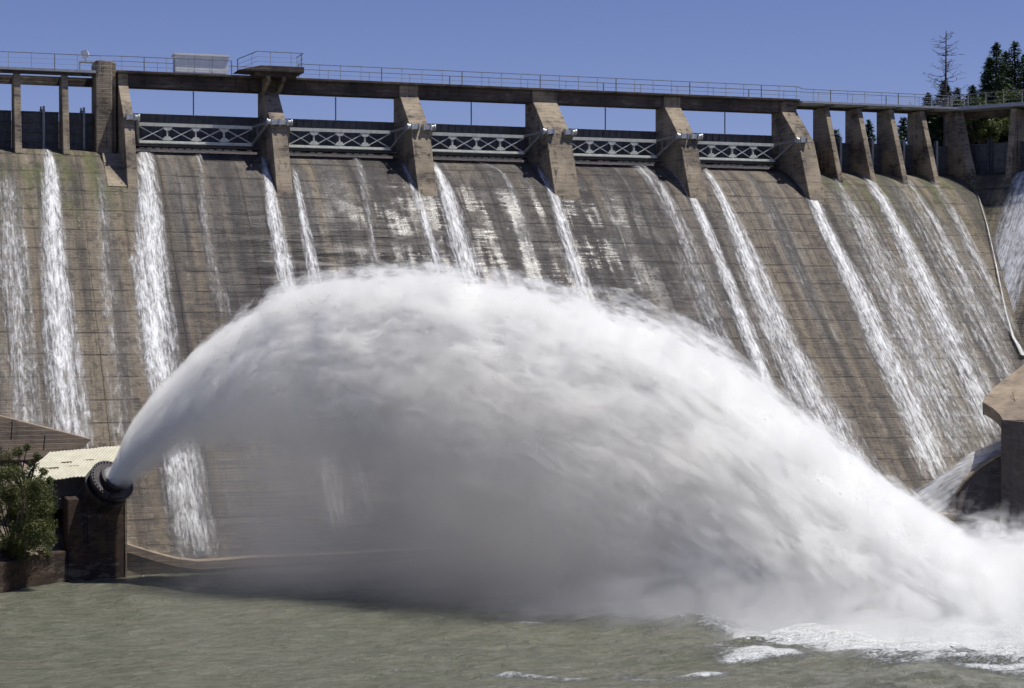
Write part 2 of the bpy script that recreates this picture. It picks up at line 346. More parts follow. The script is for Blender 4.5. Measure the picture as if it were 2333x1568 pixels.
XB = 96.3     # where the crest bends
PHI = R(60)
dam = empty('dam', (55, 150, 0), 'tall concrete gravity dam with sloping wet spillway face, buttress piers and a walkway on top', 'dam')
VAL = lambda z: max(0, (29.4 - z)) * .30      # how far the wing's face eats into the main face
def damface(u, v):
    s = v * PL; y, z, _, _ = _interp(s)
    xr = XB - .3 - VAL(z) + .5
    x = -40 + u * (xr + 40)
    n = noise.noise(Vector((x * .15, z * .8, 3))) * .05 + noise.noise(Vector((x * .05, z * 2.4, 9))) * .05
    return (x, y - n, z)
grid(300, 150, damface).build('spillway_face', MAT['dam'], dam, smooth=True)
# wing: local frame, a along the wing, b towards downstream
WD = Vector((math.cos(PHI), -math.sin(PHI), 0)); WN = Vector((-math.sin(PHI), -math.cos(PHI), 0))
W0 = Vector((XB, 149.2, 0))
def wpt(a, b, z): return W0 + WD * a + WN * b + Vector((0, 0, z))
def wingface(u, v):
    prof = [(-4, 27), (-1.6, 29.4), (-.4, 29.35), (.6, 29.0), (1.6, 28.2), (2.5, 27.0), (3.3, 25.6)] + [(3.3 + .7 * k * 2.3, 25.6 - k * 2.3) for k in range(1, 12)]
    t = v * (len(prof) - 1); i = min(int(t), len(prof) - 2); t -= i
    b = prof[i][0] + (prof[i+1][0] - prof[i][0]) * t; z = prof[i][1] + (prof[i+1][1] - prof[i][1]) * t
    return wpt(-14 + u * 40, b, z)
grid(90, 90, wingface).build('wing_spillway_face', MAT['wing'], dam, smooth=True)

def pier(px0, px1, prof, mat='pier', widen=0):
    x0 = XatY(px0, 149.0); x1 = XatY(px1, 149.0)
    return MB().prismX(prof, x0, x1).build('pier', MAT[mat], dam, bevel=.05), x0, x1
BIG = [(155.5, 35.45), (149.0, 35.45), (149.0, 34.55), (145.7, 31.6), (144.6, 29.5), (142.9, 25.6), (142.9, 24.4), (148, 24.4), (155.5, 24.4)]
BIG = [(150.95, 35.45), (149.0, 35.45), (149.0, 34.55), (145.75, 31.55), (143.55, 26.2), (143.3, 25.4), (146, 24.6), (151.3, 24.4), (151.3, 32.3), (150.95, 32.35)]
piers = []
for a, b in ((271, 294), (599, 634), (911, 953), (1213, 1268), (1512, 1549), (1778, 1813)):
    o, x0, x1 = pier(a, b, BIG); piers.append((x0, x1, o))
# small piers
SM = [(151.1, 35.1), (148.95, 35.1), (146.3, 28.2), (146.3, 27.2), (151.1, 27.2)]
SML = [(151.0, 35.1), (148.95, 35.1), (147.6, 28.8), (147.9, 27.8), (151, 27.8)]
small = []
for a, b in ((-75, -59), (33, 49), (142, 157)):
    o, x0, x1 = pier(a, b, SML); small.append((x0, x1))
for a, b in ((1875, 1886), (1949, 1960), (2021, 2032), (2092, 2103)):
    o, x0, x1 = pier(a, b, SM); small.append((x0, x1))
o, cx0, cx1 = pier(2172, 2191, [(150.6, 35.2), (148.9, 35.2), (147.5, 31.0), (146.4, 28.3), (146.9, 27.2), (150.6, 27.2)])
# the square tower by the first big pier
tx0, tx1 = XatY(219, 149), XatY(256, 149)
TW = MB().box(tx0, tx1, 148.6, 151.6, 27.5, 36.35)
TW.build('tower_pier', MAT['pier'], dam, bevel=.06)
tb1 = XatY(267, 149)
MB().box(tx1, tb1, 149.1, 151.4, 28.0, 36.3).build('tower_fin', MAT['pier'], dam, bevel=.05)
# sloping shoulder slab between tower and first pier
MB().prismX([(149.5, 28.9), (147.2, 28.9), (143.6, 26.1), (146, 25)], tx0 + .3, XatY(271, 149) + .2).build('shoulder_slab', MAT['pier'], dam, bevel=.04)
# deck slabs and beams (big bays)
def deckZ(): return 35.7
bx0 = XatY(267, 149); bx1 = piers[-1][1]
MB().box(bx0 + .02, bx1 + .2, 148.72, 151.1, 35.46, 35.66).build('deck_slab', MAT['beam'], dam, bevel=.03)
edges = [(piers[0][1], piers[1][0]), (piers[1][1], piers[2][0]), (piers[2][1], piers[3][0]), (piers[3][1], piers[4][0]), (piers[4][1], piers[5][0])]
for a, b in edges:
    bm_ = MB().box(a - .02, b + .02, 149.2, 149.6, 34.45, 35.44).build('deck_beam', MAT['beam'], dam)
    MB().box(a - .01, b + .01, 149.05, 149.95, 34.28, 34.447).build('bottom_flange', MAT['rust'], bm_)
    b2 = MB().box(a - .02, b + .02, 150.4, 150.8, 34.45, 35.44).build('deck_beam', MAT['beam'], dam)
    mx = (a + b) / 2
    MB().box(mx - .9, mx + .9, 149.1, 150.9, 34.16, 34.275).build('hoist_seat', MAT['rust'], bm_)
# thin walkway at the left bays and the right bays
lx0 = -40
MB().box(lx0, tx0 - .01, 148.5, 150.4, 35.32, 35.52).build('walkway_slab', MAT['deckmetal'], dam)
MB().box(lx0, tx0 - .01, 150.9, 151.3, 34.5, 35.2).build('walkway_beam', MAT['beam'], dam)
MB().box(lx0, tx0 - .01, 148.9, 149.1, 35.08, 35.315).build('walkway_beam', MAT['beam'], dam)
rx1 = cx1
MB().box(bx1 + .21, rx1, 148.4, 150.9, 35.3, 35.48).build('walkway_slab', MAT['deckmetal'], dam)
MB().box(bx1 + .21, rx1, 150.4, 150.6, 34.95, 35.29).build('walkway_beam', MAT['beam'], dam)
pgx = bx1 + .3
while pgx < rx1 - 2:
    MB().box(pgx, pgx + 2.6, 148.9, 150.3, 35.2, 35.29).build('grating_panel', MAT['railpale'], dam); pgx += 3.5
# platform at the second pier
qx0, qx1 = XatY(545, 146.3), XatY(694, 146.3)
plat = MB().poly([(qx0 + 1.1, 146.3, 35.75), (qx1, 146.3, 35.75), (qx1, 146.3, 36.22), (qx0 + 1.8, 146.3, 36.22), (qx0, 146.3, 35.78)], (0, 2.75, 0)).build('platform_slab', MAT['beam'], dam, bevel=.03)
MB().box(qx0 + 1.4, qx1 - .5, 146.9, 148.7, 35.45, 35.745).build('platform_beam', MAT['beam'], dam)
for px in (606, 640):
    x = XatY(px, 148.2)
    MB().prismX([(149.0, 34.3), (146.9, 35.1), (146.9, 35.44), (149.0, 35.44)], x - .15, x + .15).build('corbel', MAT['pier'], dam)
# wing deck, piers
for i, a in enumerate((5.6, 11.5, 17.4, 23.3)):
    mb = MB(); pts = [(-3.2, 35.1), (-.1, 35.1), (1.0, 28.6), (1.0, 27.2), (-3.2, 27.2)]
    mb.poly([wpt(a - .3, b, z) for b, z in pts], WD * .6); mb.build('pier', MAT['pier'], dam, bevel=.04)
mb = MB(); mb.poly([wpt(-.6, b, z) for b, z in [(-2.4, 35.22), (.6, 35.22), (.6, 35.55), (-2.4, 35.55)]], WD * 32)
mb.build('wing_walkway', MAT['deckmetal'], dam)
mb = MB(); mb.poly([wpt(-.6, b, z) for b, z in [(-2.0, 34.6), (-1.6, 34.6), (-1.6, 35.2), (-2.0, 35.2)]], WD * 32)
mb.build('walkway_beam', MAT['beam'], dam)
# gudgeon brackets on piers
def bracket(x, side):
    e = empty('gate_bracket', (x, 145.7, 31.6), None, None); e.parent = dam; e.matrix_parent_inverse = dam.matrix_world.inverted()
    return e
for k, (x0, x1, po) in enumerate(piers):
    for sd, x in ((-1, x0), (1, x1)):
        if k == 0 and sd < 0 or k == len(piers) - 1 and sd > 0: continue
        m_ = MB(); cx = x - sd * .30
        m_.box(cx - .28, cx + .28, 145.3, 145.75, 31.42, 31.82)
        m_.box(cx - .34, cx - .26, 145.2, 145.9, 31.36, 31.88); m_.box(cx + .26, cx + .34, 145.2, 145.9, 31.36, 31.88)
        m_.tube((x - sd * .1, 145.45, 31.62), (x + sd * .32, 145.45, 31.62), .2, n=12)
        m_.tube((x + sd * .30, 145.45, 31.62), (x + sd * .40, 145.45, 31.62), .27, n=12)
        m_.build('gate_bracket', MAT['bracket'], po, origin=dam.location)

# ---------------------------------------------------------------- radial gates
GL = ['radial gate in the leftmost wide bay, beside the square tower pier', 'radial gate in the wide bay just right of the overhanging platform',
      'middle radial gate, third of the five wide bays', 'radial gate in the fourth wide bay, left of the widest gap to the small bays', 'radial gate in the rightmost wide bay, next to the row of thin piers']
GL[3] = 'radial gate in the wide bay right of the widest pier'
for gi, (a, b) in enumerate(edges):
    g = empty('radial_gate', ((a + b) / 2, 150, 29.5), 'grey steel ' + GL[gi], 'gate', 'radial gates between the big piers')
    x0, x1 = a + .06, b - .06
    mb = MB(); n = 10; arc = []
    for i in range(n + 1):
        z = 29.62 + 2.88 * i / n; ang = math.asin((z - 31.6) / 5.6); arc.append((145.5 + 5.6 * math.cos(ang) - .2, z))
    mb.add([(x, y, z) for y, z in arc for x in (x0, x1)], [(2*i, 2*i+1, 2*i+3, 2*i+2) for i in range(n)])
    sk = mb.build('skin_plate', MAT['skin'], g)
    so_ = sk.modifiers.new('s', 'SOLIDIFY'); so_.thickness = .05; so_.offset = 1
    rb = MB(); k = int((x1 - x0) / .62)
    for j in range(k + 1):
        x = x0 + (x1 - x0) * j / k
        for (y, z), (y2, z2) in zip(arc, arc[1:]): rb.bar((x, y - .09, z), (x, y2 - .09, z2), .05, .14, up=(0, 1, 0))
    rb.bar((x0, arc[-1][0]-.1, 32.44), (x1, arc[-1][0]-.1, 32.44), .12, .08); rb.bar((x0, arc[0][0]-.1, 29.66), (x1, arc[0][0]-.1, 29.66), .1, .08); rb.build('rib_frame', MAT['skin'], g)
    ti, te = a + .75, b - .95; ty = 148.5
    for z, nm, h in ((31.42, 'top_chord', .26), (30.02, 'bottom_chord', .24)):
        c_ = MB().box(ti, te, ty, ty + .35, z - h/2, z + h/2); c_.box(ti, te, ty - .22, ty - .003, z - h/2, z - h/2 + .06) if nm == 'bottom_chord' else None
        c_.build(nm, MAT['steel'], g)
    MB().box(a + .3, b - .3, ty + .36, 150.6, 29.72, 29.82).build('bottom_seal_beam', MAT['skin'], g)
    np_ = 4 if te - ti > 8 else 4; dx = (te - ti) / np_
    for j in range(np_):
        xa, xb = ti + dx * j, ti + dx * (j + 1)
        MB().bar((xa, ty + .1, 30.13), (xb, ty + .1, 31.3), .07, .09, up=(0,1,0)).build('diagonal_strut', MAT['steel'], g)
        MB().bar((xa, ty + .24, 31.3), (xb, ty + .24, 30.13), .07, .09, up=(0,1,0)).build('diagonal_strut', MAT['steel'], g)
        if j:
            MB().box(xa - .06, xa + .06, ty + .06, ty + .3, 30.142, 31.287).build('vertical_post', MAT['steel'], g)
            for z in (31.14, 30.34): MB().poly([(xa - .42, ty + .02, z + (.13 if z > 31 else -.13)), (xa + .42, ty + .02, z + (.13 if z > 31 else -.13)), (xa + .2, ty + .02, z - (.16 if z > 31 else -.16)), (xa - .2, ty + .02, z - (.16 if z > 31 else -.16))], (0, .03, 0)).build('gusset_plate', MAT['steel'], g)
    for sx, ex in ((a + .22, ti), (b - .22, te)):
        for z in (31.45, 30.02):
            MB().bar((sx, 145.6, 31.6), (ex, ty + .15, z), .15, .19).build('arm', MAT['armshade'], g)
        MB().bar((sx + (ex - sx) * .6, 147.9, 31.5), (sx + (ex - sx) * .6, 147.9, 30.6), .1, .1).build('arm_brace', MAT['armshade'], g)
    mx = (a + b) / 2; ch = MB(); z = 32.5
    while z < 34.3:
        ch.box(mx - .05, mx + .05, 150.3, 150.36, z, z + .16); z += .19
    ch.bar((mx, 150.33, 32.4), (mx, 150.33, 34.3), .035)
    ch.build('hoist_chain', MAT['skin'], g)
    # sill blocks showing as pale gaps under the gate
    sb = MB(); x = a + .9
    while x < b - .8:
        if random.random() < .8: sb.box(x, x + .42, 149.35, 149.4, 29.56, 29.66)
        x += .62
    sb.box(a + .9, b - .8, 149.38, 149.42, 29.5, 29.575)
    sb.build('bottom_seal', MAT['steel'], g)

# ---------------------------------------------------------------- panel gates in the thin bays
def panel_gate(x0, x1, zt, label, y=150.9, post=True):
    g = empty('panel_gate', ((x0 + x1) / 2, y, 29.3), label, 'gate', 'panel gates in the small bays')
    MB().box(x0, x1, y, y + .12, 28.6, zt).build('plate', MAT['panel'], g)
    z = 29.2
    while z < zt + .05:
        MB().box(x0, x1, y - .16, y - .003, z - .05, z + .05).build('rib', MAT['panel'], g); z += .78
    if post:
        xm = (x0 + x1) / 2 + .35
        MB().box(xm - .09, xm + .09, y - .3, y - .17, 29.0, zt + .45).build('stem', MAT['deckmetal'], g)
        MB().box(xm - .28, xm - .16, y - .28, y - .17, zt - .1, zt + .4).build('stem', MAT['panel'], g)
        MB().box(xm - .3, xm + .12, y - .16, y - .04, zt + .05, zt + .2).build('bracket', MAT['panel'], g)
GP = small[:3]
panel_gate(GP[0][1] + .03, GP[1][0] - .03, 32.35, 'dark steel panel gate at the left frame edge, beside the thin piers')
panel_gate(GP[1][1] + .03, GP[2][0] - .03, 32.35, 'dark steel panel gate between the two thin left piers, stream jetting below it')
panel_gate(GP[2][1] + .03, tx0 - .03, 32.35, 'dark steel panel gate immediately left of the square tower pier')
xs = [piers[-1][1]] + [v for p in small[3:] for v in p] + [cx0]
pl = ['panel gate deep between the last big pier and the first thin pier', 'panel gate in the second small bay right of the big piers', 'panel gate in the third small bay right of the big piers',
      'panel gate in the fourth small bay right of the big piers', 'panel gate in the small bay just left of the corner pier']
for i in range(5): panel_gate(xs[2*i] + .03, xs[2*i+1] - .03, 32.0, 'blue grey steel ' + pl[i], y=150.2)
for i, (a0, a1) in enumerate(((.5, 5.28), (5.92, 11.18), (11.82, 17.08), (17.72, 22.98))):
    if i > 1: break
    g = empty('panel_gate', wpt((a0 + a1) / 2, -1, 29.3), ('ribbed panel gate in the first bay after the corner pier, on the wing', 'blue grey ribbed panel gate at the right edge of the photo, on the angled wing')[i], 'gate', 'panel gates in the small bays')
    MB().poly([wpt(a0, b, z) for b, z in ((-1.1, 28.6), (-1.0, 28.6), (-1.0, 32.1), (-1.1, 32.1))], WD * (a1 - a0)).build('plate', MAT['panel'], g)
    for k in range(5):
        z = 28.95 + k * .76
        MB().poly([wpt(a0, b, zz) for b, zz in ((-.99, z), (-.82, z), (-.82, z + .1), (-.99, z + .1))], WD * (a1 - a0)).build('rib', MAT['panel'], g)
    am = (a0 + a1) / 2
    for da in (-.12, .22): MB().bar(wpt(am + da, -.75, 28.9), wpt(am + da, -.75, 32.6), .14, .14).build('stem', MAT['panel'], g)

# ---------------------------------------------------------------- railings
def railing(pts, label, step=1.75, h=1.08, thick=4):
    g = empty('railing', pts[0], label, 'railing')
    tot = [0]
    for a, b in zip(pts, pts[1:]): tot.append(tot[-1] + (Vector(b) - Vector(a)).length)
    def at(d):
        i = max(j for j in range(len(tot)) if tot[j] <= d + 1e-6); i = min(i, len(pts) - 2)
        return Vector(pts[i]).lerp(Vector(pts[i+1]), (d - tot[i]) / (tot[i+1] - tot[i]))
    n = max(1, round(tot[-1] / step))
    n = min(n, 95)
    for k in range(n + 1):
        p = at(min(tot[-1] * k / n, tot[-1] - 1e-4)); big = k % thick == 0
        MB().bar(p + Vector((0, 0, -.12)), p + Vector((0, 0, h)), .075 if big else .042).build('post', MAT['rail' if big else 'railpale'], g)
    for hh, wd, mt in ((h, .052, 'rail'), (h * .62, .022, 'railpale'), (h * .27, .022, 'railpale')):
        mb = MB()
        for a, b in zip(pts, pts[1:]): mb.bar(Vector(a) + Vector((0, 0, hh)), Vector(b) + Vector((0, 0, hh)), wd)
        mb.build('rail', MAT[mt], g)
    return g
railing([(-28, 148.8, 35.55), (tx0 + .2, 148.5, 35.6), (bx0, 148.78, 35.68), (qx0 - .1, 148.78, 35.7)], 'thin steel handrail on the left dam top, running past the white hut')
railing([(qx0 + .3, 148.3, 35.8), (qx0 + 1.5, 146.4, 36.24), (qx1 - .05, 146.4, 36.24), (qx1 - .05, 148.78, 36.24)], 'raised handrail around the overhanging platform over the second pier', 1.8)
railing([(qx1 + .1, 148.78, 35.7), (bx1, 148.78, 35.68), (bx1 + .5, 148.8, 35.5), (rx1, 148.8, 35.48)], 'long thin handrail on the dam top right of the platform, reaching the corner pier')
railing([wpt(-.4, .5, 35.56), wpt(28, .5, 35.56)], 'handrail on the angled wing walkway in front of the trees')
railing([(bx0, 151.0, 35.68), (rx1, 150.85, 35.6)], 'back handrail on the upstream edge of the dam top, seen as pale wires', 3.5, .98)
# ---------------------------------------------------------------- hut, lamp on the deck
hx0, hx1 = XatY(400, 150), XatY(520, 150)
hut = empty('control_hut', ((hx0 + hx1) / 2, 151, 35.7), 'small white metal hut with flat roof standing on the dam top left of the platform', 'hut')
MB().box(hx0, hx1, 149.7, 151.0, 35.668, 37.2).build('wall', MAT['hut'], hut)
MB().poly([(hx0 - .12, 149.55, 37.2), (hx0 - .12, 151.15, 37.2), (hx0 - .12, 151.15, 37.3), (hx0 - .12, 149.55, 37.36)], (hx1 - hx0 + .24, 0, 0)).build('roof', MAT['lamp'], hut)
MB().box(hx0 - .02, hx0 - .003, 149.95, 150.75, 35.8, 37.0).build('door', MAT['deckmetal'], hut)
for k in (1, 2): 
    x = hx0 + (hx1 - hx0) * (k / 3 + .03); MB().box(x - .02, x + .02, 149.67, 149.697, 35.7, 37.18).build('seam_strip', MAT['railpale'], hut)
MB().box(hx0 + .05, hx1 - .05, 149.64, 149.668, 36.0, 36.08).build('base_trim', MAT['lamp'], hut)
lp = atY(197, 127, 149.3)
lamp = empty('searchlight', (lp.x, 149.3, 35.5), 'round white searchlight on a small metal frame near the left end of the dam top', 'searchlight')
q = Vector((-.5, -.75, .12)).normalized(); cp = Vector((lp.x, 149.3, lp.z))
mb = MB(); mb.tube(cp + q * .16, cp - q * .18, .32, .25, 20, False); mb.tube(cp - q * .18, cp - q * .26, .25, .1, 20); mb.build('housing', MAT['lamp'], lamp, smooth=True)
mb = MB(); mb.tube(cp + q * .10, cp + q * .13, .30, .30, 20); mb.build('lens', MAT['hut'], lamp)
mb = MB(); 
for i in range(20):
    t0, t1 = i * math.pi / 10, (i + 1) * math.pi / 10; qq = q.to_track_quat('Z', 'Y')
    mb.bar(cp + q*.16 + qq @ Vector((.33*math.cos(t0), .33*math.sin(t0), 0)), cp + q*.16 + qq @ Vector((.33*math.cos(t1), .33*math.sin(t1), 0)), .05)
mb.build('rim', MAT['lamp'], lamp)
fx0, fx1 = XatY(184, 149.3), XatY(216, 149.3)
mb = MB(); zt = atY(200, 145, 149.3).z
for x in (fx0, fx1):
    for y in (149.0, 149.6): mb.bar((x, y, 35.52), (x, y, zt), .05)
mb.box(fx0 - .05, fx1 + .05, 148.95, 149.65, zt, zt + .06); mb.bar((lp.x, 149.3, zt), (lp.x, 149.3, lp.z - .3), .07); mb.build('stand', MAT['railpale'], lamp)

# ---------------------------------------------------------------- falling streams
def stream(pts, op, label, name='falling_stream', wing=False):
    H = [(*face_hit(x, y), wpx, (a[3] if len(a) > 3 else 1.)) for a in pts for (x, y, wpx) in [a[:3]]]
    n = 90; nu = 15; vs = []; ops = []; us = []; cus = []
    key = [0]
    for a, b in zip(pts, pts[1:]): key.append(key[-1] + math.dist(a[:2], b[:2]))
    def at(t):
        d = t * key[-1]; i = min(max(j for j in range(len(key)) if key[j] <= d + 1e-9), len(pts) - 2)
        f = (d - key[i]) / (key[i+1] - key[i]); p, q_ = pts[i], pts[i+1]
        # Catmull-Rom on x, linear on the rest
        p0 = pts[i-1] if i else p; p3 = pts[i+2] if i + 2 < len(pts) else q_
        f2, f3 = f*f, f*f*f
        cr = lambda a0, a1, a2, a3: .5 * (2*a1 + (-a0+a2)*f + (2*a0-5*a1+4*a2-a3)*f2 + (-a0+3*a1-3*a2+a3)*f3)
        x = cr(p0[0], p[0], q_[0], p3[0]); y = cr(p0[1], p[1], q_[1], p3[1]); w_ = p[2] + (q_[2] - p[2]) * f
        o_ = (p[3] if len(p) > 3 else 1) * (1-f) + (q_[3] if len(q_) > 3 else 1) * f
        return x, y, w_, o_
    sd = random.random() * 100
    for j in range(n):
        x, y, w_, o_ = at(j / (n-1)); X, S = face_hit(x, y); yy, zz, _, _ = _interp(S); y2, z2, _, _ = _interp(min(PL, S + .3)); y1, z1, _, _ = _interp(max(0, S - .3))
        T = Vector((0, y2 - y1, z2 - z1)).normalized(); N = Vector((0, T.z, -T.y)); N = N if N.z > 0 else -N
        d = fwd.dot(Vector((X, yy, 0))); hw = w_ * 1.22 * d / F / .944 / 2
        end = min(1, j / 5) * min(1, (n - 1 - j) / 6)
        for i in range(nu):
            u = i / (nu-1) * 2 - 1
            wob = noise.noise(Vector((S * .35, sd, u))) * .12 * hw
            th = .07 + .16 * min(1, hw) * (1 - u*u) + .05 * noise.noise(Vector((X + u * hw * 3, S * 1.5, sd)))
            p = Vector((X + u * hw + wob, yy, zz)) + N * th
            vs.append(p); cus.append(p.x); ops.append(max(0, 1 - abs(u) ** 1.5) * o_ * op * (.35 + .65 * end) * (1 - .28 * j / n)); us.append(u)
    fs = [(j*nu+i, j*nu+i+1, (j+1)*nu+i+1, (j+1)*nu+i) for j in range(n-1) for i in range(nu-1)]
    o = MB().add(vs, fs).build(name, MAT['fall'], smooth=True)
    fattr(o, 'op', ops); fattr(o, 'cu', cus)
    return tag(o, label, 'waterfall', 'streams running down the dam face')
S_ = stream
S_([(15, 395, 40, .4), (22, 440, 60, .7), (32, 600, 80), (45, 800, 90), (62, 1015, 104)], .62, 'broad lacy white stream at the left edge of the photo, left of the strong one')
S_([(103, 335, 14), (112, 370, 34), (116, 440, 44), (122, 560, 58), (132, 700, 72), (146, 850, 98), (164, 1040, 112)], .98, 'thick white stream spouting under the panel gate between the two thin left piers')
S_([(228, 390, 30, .6), (240, 600, 40), (258, 800, 60), (278, 1015, 80)], .44, 'faint trickle down tan concrete below the square tower pier')
S_([(327, 322, 22), (333, 370, 42), (340, 470, 58), (344, 600, 82), (350, 720, 98), (362, 820, 92), (385, 930, 90), (410, 1050, 96), (428, 1160, 100), (452, 1276, 122)], 1.0, 'widest white stream on the left, falling beside the first big pier, behind the jet')
S_([(452, 345, 14), (460, 400, 22), (470, 520, 34), (490, 640, 44), (515, 730, 50)], .40, 'thin veil under the middle of the first radial gate, on the dark ribbed concrete')
S_([(597, 355, 10), (612, 420, 24), (627, 510, 38), (646, 610, 48), (664, 700, 56), (700, 850, 60), (740, 1040, 70), (775, 1210, 90)], .95, 'narrow bright white stream hugging the left foot of the pier under the platform')
S_([(668, 380, 12), (684, 460, 22), (705, 580, 34), (724, 680, 44), (760, 860, 50), (840, 1180, 60)], .74, 'narrow white stream just right of the pier under the platform')
S_([(778, 352, 14), (800, 350, 26, .9), (822, 400, 22), (840, 500, 24), (855, 620, 26), (880, 760, 26)], .42, 'arching spray and faint trickle under the middle of the second radial gate')
S_([(915, 368, 10), (942, 425, 20), (968, 510, 28), (990, 590, 36), (1010, 660, 40), (1040, 780, 44)], .88, 'slim white stream along the left foot of the third big pier')
S_([(988, 372, 12), (1016, 440, 36), (1038, 520, 52), (1060, 600, 66), (1085, 700, 74), (1120, 820, 80)], 1.0, 'bright widening stream right of the third big pier, above the jet crest')
S_([(1060, 380, 10, .6), (1085, 372, 14), (1140, 395, 14), (1170, 450, 30), (1190, 520, 40), (1210, 600, 40), (1240, 760, 40)], .40, 'pale wet sheen under the third radial gate, on glinting concrete')
S_([(1222, 378, 12), (1258, 445, 26), (1288, 540, 36), (1318, 640, 46), (1345, 720, 52), (1400, 860, 55)], .90, 'white stream curving off the left foot of the widest pier')
S_([(1400, 372, 30), (1440, 372, 40), (1495, 430, 50), (1545, 520, 60), (1590, 640, 80), (1625, 760, 95), (1680, 900, 100)], .52, 'broad veil of spray from an arching leak under the fourth radial gate')
S_([(1522, 384, 10), (1562, 430, 20), (1602, 510, 30), (1642, 610, 38), (1682, 710, 44), (1720, 810, 50), (1750, 900, 56), (1800, 1020, 60)], .95, 'long thin white stream from the left foot of the fifth big pier')
S_([(1596, 375, 14), (1636, 440, 26), (1682, 540, 50), (1735, 670, 84), (1790, 800, 108), (1850, 910, 124), (1905, 990, 130), (1965, 1090, 130)], .84, 'wide broken white stream right of the fifth big pier, spreading as it falls')
S_([(1788, 380, 16), (1836, 436, 28), (1890, 545, 44), (1948, 660, 62), (2008, 790, 78), (2062, 900, 90), (2110, 1020, 100), (2138, 1110, 90)], 1.0, 'long strong white stream from the last big pier, bordering the dark concrete strip')
S_([(1895, 400, 12, .6), (1955, 510, 40), (2020, 650, 70), (2085, 800, 90), (2150, 960, 110), (2180, 1060, 110)], .64, 'lacy white stream between two stronger ones, below the first thin right pier')
S_([(1968, 398, 26), (2030, 500, 44), (2100, 640, 66), (2170, 790, 86), (2235, 920, 110), (2260, 1000, 110)], .90, 'wide white stream below the second thin right pier, ending at the training wall')
S_([(1960, 470, 110, .2), (2040, 620, 230, .7), (2120, 790, 290), (2200, 960, 260), (2230, 1060, 180)], .44, 'broad faint lacy sheet spreading under all the lower right streams')
S_([(2060, 402, 12, .6), (2125, 510, 34), (2200, 660, 56), (2268, 800, 70), (2310, 900, 70)], .60, 'lacy stream below the third and fourth thin right piers')
S_([(2115, 405, 12, .6), (2180, 510, 40), (2248, 650, 56), (2300, 770, 64)], .56, 'rightmost lacy stream on the main face, beside the thin bright rivulet')
S_([(1890, 405, 60, .5), (1960, 520, 130), (2040, 680, 170), (2110, 840, 200), (2180, 1010, 200)], .36, 'wide wet sheet of thin water under the first thin right piers')
S_([(2030, 405, 80, .5), (2110, 520, 130), (2190, 680, 150), (2250, 800, 150), (2290, 900, 120)], .40, 'wide wet sheet of thin water under the last thin right piers')
S_([(1350, 400, 60, .4), (1400, 500, 90), (1440, 600, 110), (1490, 740, 120)], .26, 'hardly visible damp veil left of the arching leak under the fourth gate')
S_([(1700, 400, 60, .4), (1760, 500, 90), (1830, 650, 90), (1880, 780, 60, .5)], .28, 'thin damp veil on the dark strip left of the last big pier stream')
# rivulet in the valley between the faces
def ribbon(pts, ws, label, name, op=1., nseg=60, sag=0):
    vs, ops, cus = [], [], []; nu = 7
    for j in range(nseg):
        t = j / (nseg-1) * (len(pts) - 1); i = min(int(t), len(pts) - 2); f = t - i
        p = pts[i].lerp(pts[i+1], f); w_ = ws[i] + (ws[i+1] - ws[i]) * f; d = (pts[i+1] - pts[i]).normalized()
        side = d.cross(Vector((.3, -.8, .5))).normalized()
        for k in range(nu):
            u = k / (nu-1) * 2 - 1
            vs.append(p + side * u * w_ + Vector((-.3, -.8, .5)) * (.05 + .12 * (1-u*u) * w_ + .03 * noise.noise(p * 2)))
            ops.append((1 - abs(u) ** 2.5) * op); cus.append(u * w_ + p.x * .2)
    fs = [(j*nu+i, j*nu+i+1, (j+1)*nu+i+1, (j+1)*nu+i) for j in range(nseg-1) for i in range(nu-1)]
    o = MB().add(vs, fs).build(name, MAT['fall'], smooth=True); fattr(o, 'op', ops); fattr(o, 'cu', cus)
    return tag(o, label, 'waterfall', 'streams running down the dam face')
vp = []
for px, py in ((2207, 403), (2228, 460), (2246, 520), (2262, 590), (2275, 650), (2290, 720), (2305, 770), (2330, 815)):
    X, S = face_hit(px, py); yy, zz, _, _ = _interp(S); vp.append(Vector((X, yy - .12, zz + .12)))
ribbon(vp, [.05, .06, .07, .08, .09, .13, .22, .5], 'thin bright rivulet in the crease between the main face and the angled wing', 'falling_stream', 1.15)
# wing falls
def wing_fall(a0, a1, label, op):
    prof = [(-.4, 29.35), (.6, 29.0), (1.6, 28.2), (2.5, 27.0), (3.3, 25.6)] + [(3.3 + .7 * k * 2.3, 25.6 - k * 2.3) for k in range(1, 10)]
    n = 70; nu = 15; vs, ops, cus = [], [], []
    for j in range(n):
        t = j / (n-1) * (len(prof) - 1); i = min(int(t), len(prof) - 2); f = t - i
        b = prof[i][0] + (prof[i+1][0] - prof[i][0]) * f; z = prof[i][1] + (prof[i+1][1] - prof[i][1]) * f
        for k in range(nu):
            u = k / (nu-1) * 2 - 1
            vs.append(wpt((a0 + a1) / 2 + u * (a1 - a0) / 2, b + .15 + .12 * (1-u*u), z + .12)); ops.append((1 - abs(u) ** 3) * op * min(1, .3 + j / 6)); cus.append(a0 + (u + 1) / 2 * (a1 - a0))
    fs = [(j*nu+i, j*nu+i+1, (j+1)*nu+i+1, (j+1)*nu+i) for j in range(n-1) for i in range(nu-1)]
    o = MB().add(vs, fs).build('falling_stream', MAT['fall'], smooth=True); fattr(o, 'op', ops); fattr(o, 'cu', cus)
    tag(o, label, 'waterfall', 'streams running down the dam face')
wing_fall(5.9, 11.2, 'broad white curtain of water on the angled wing at the right edge of the photo', .9)

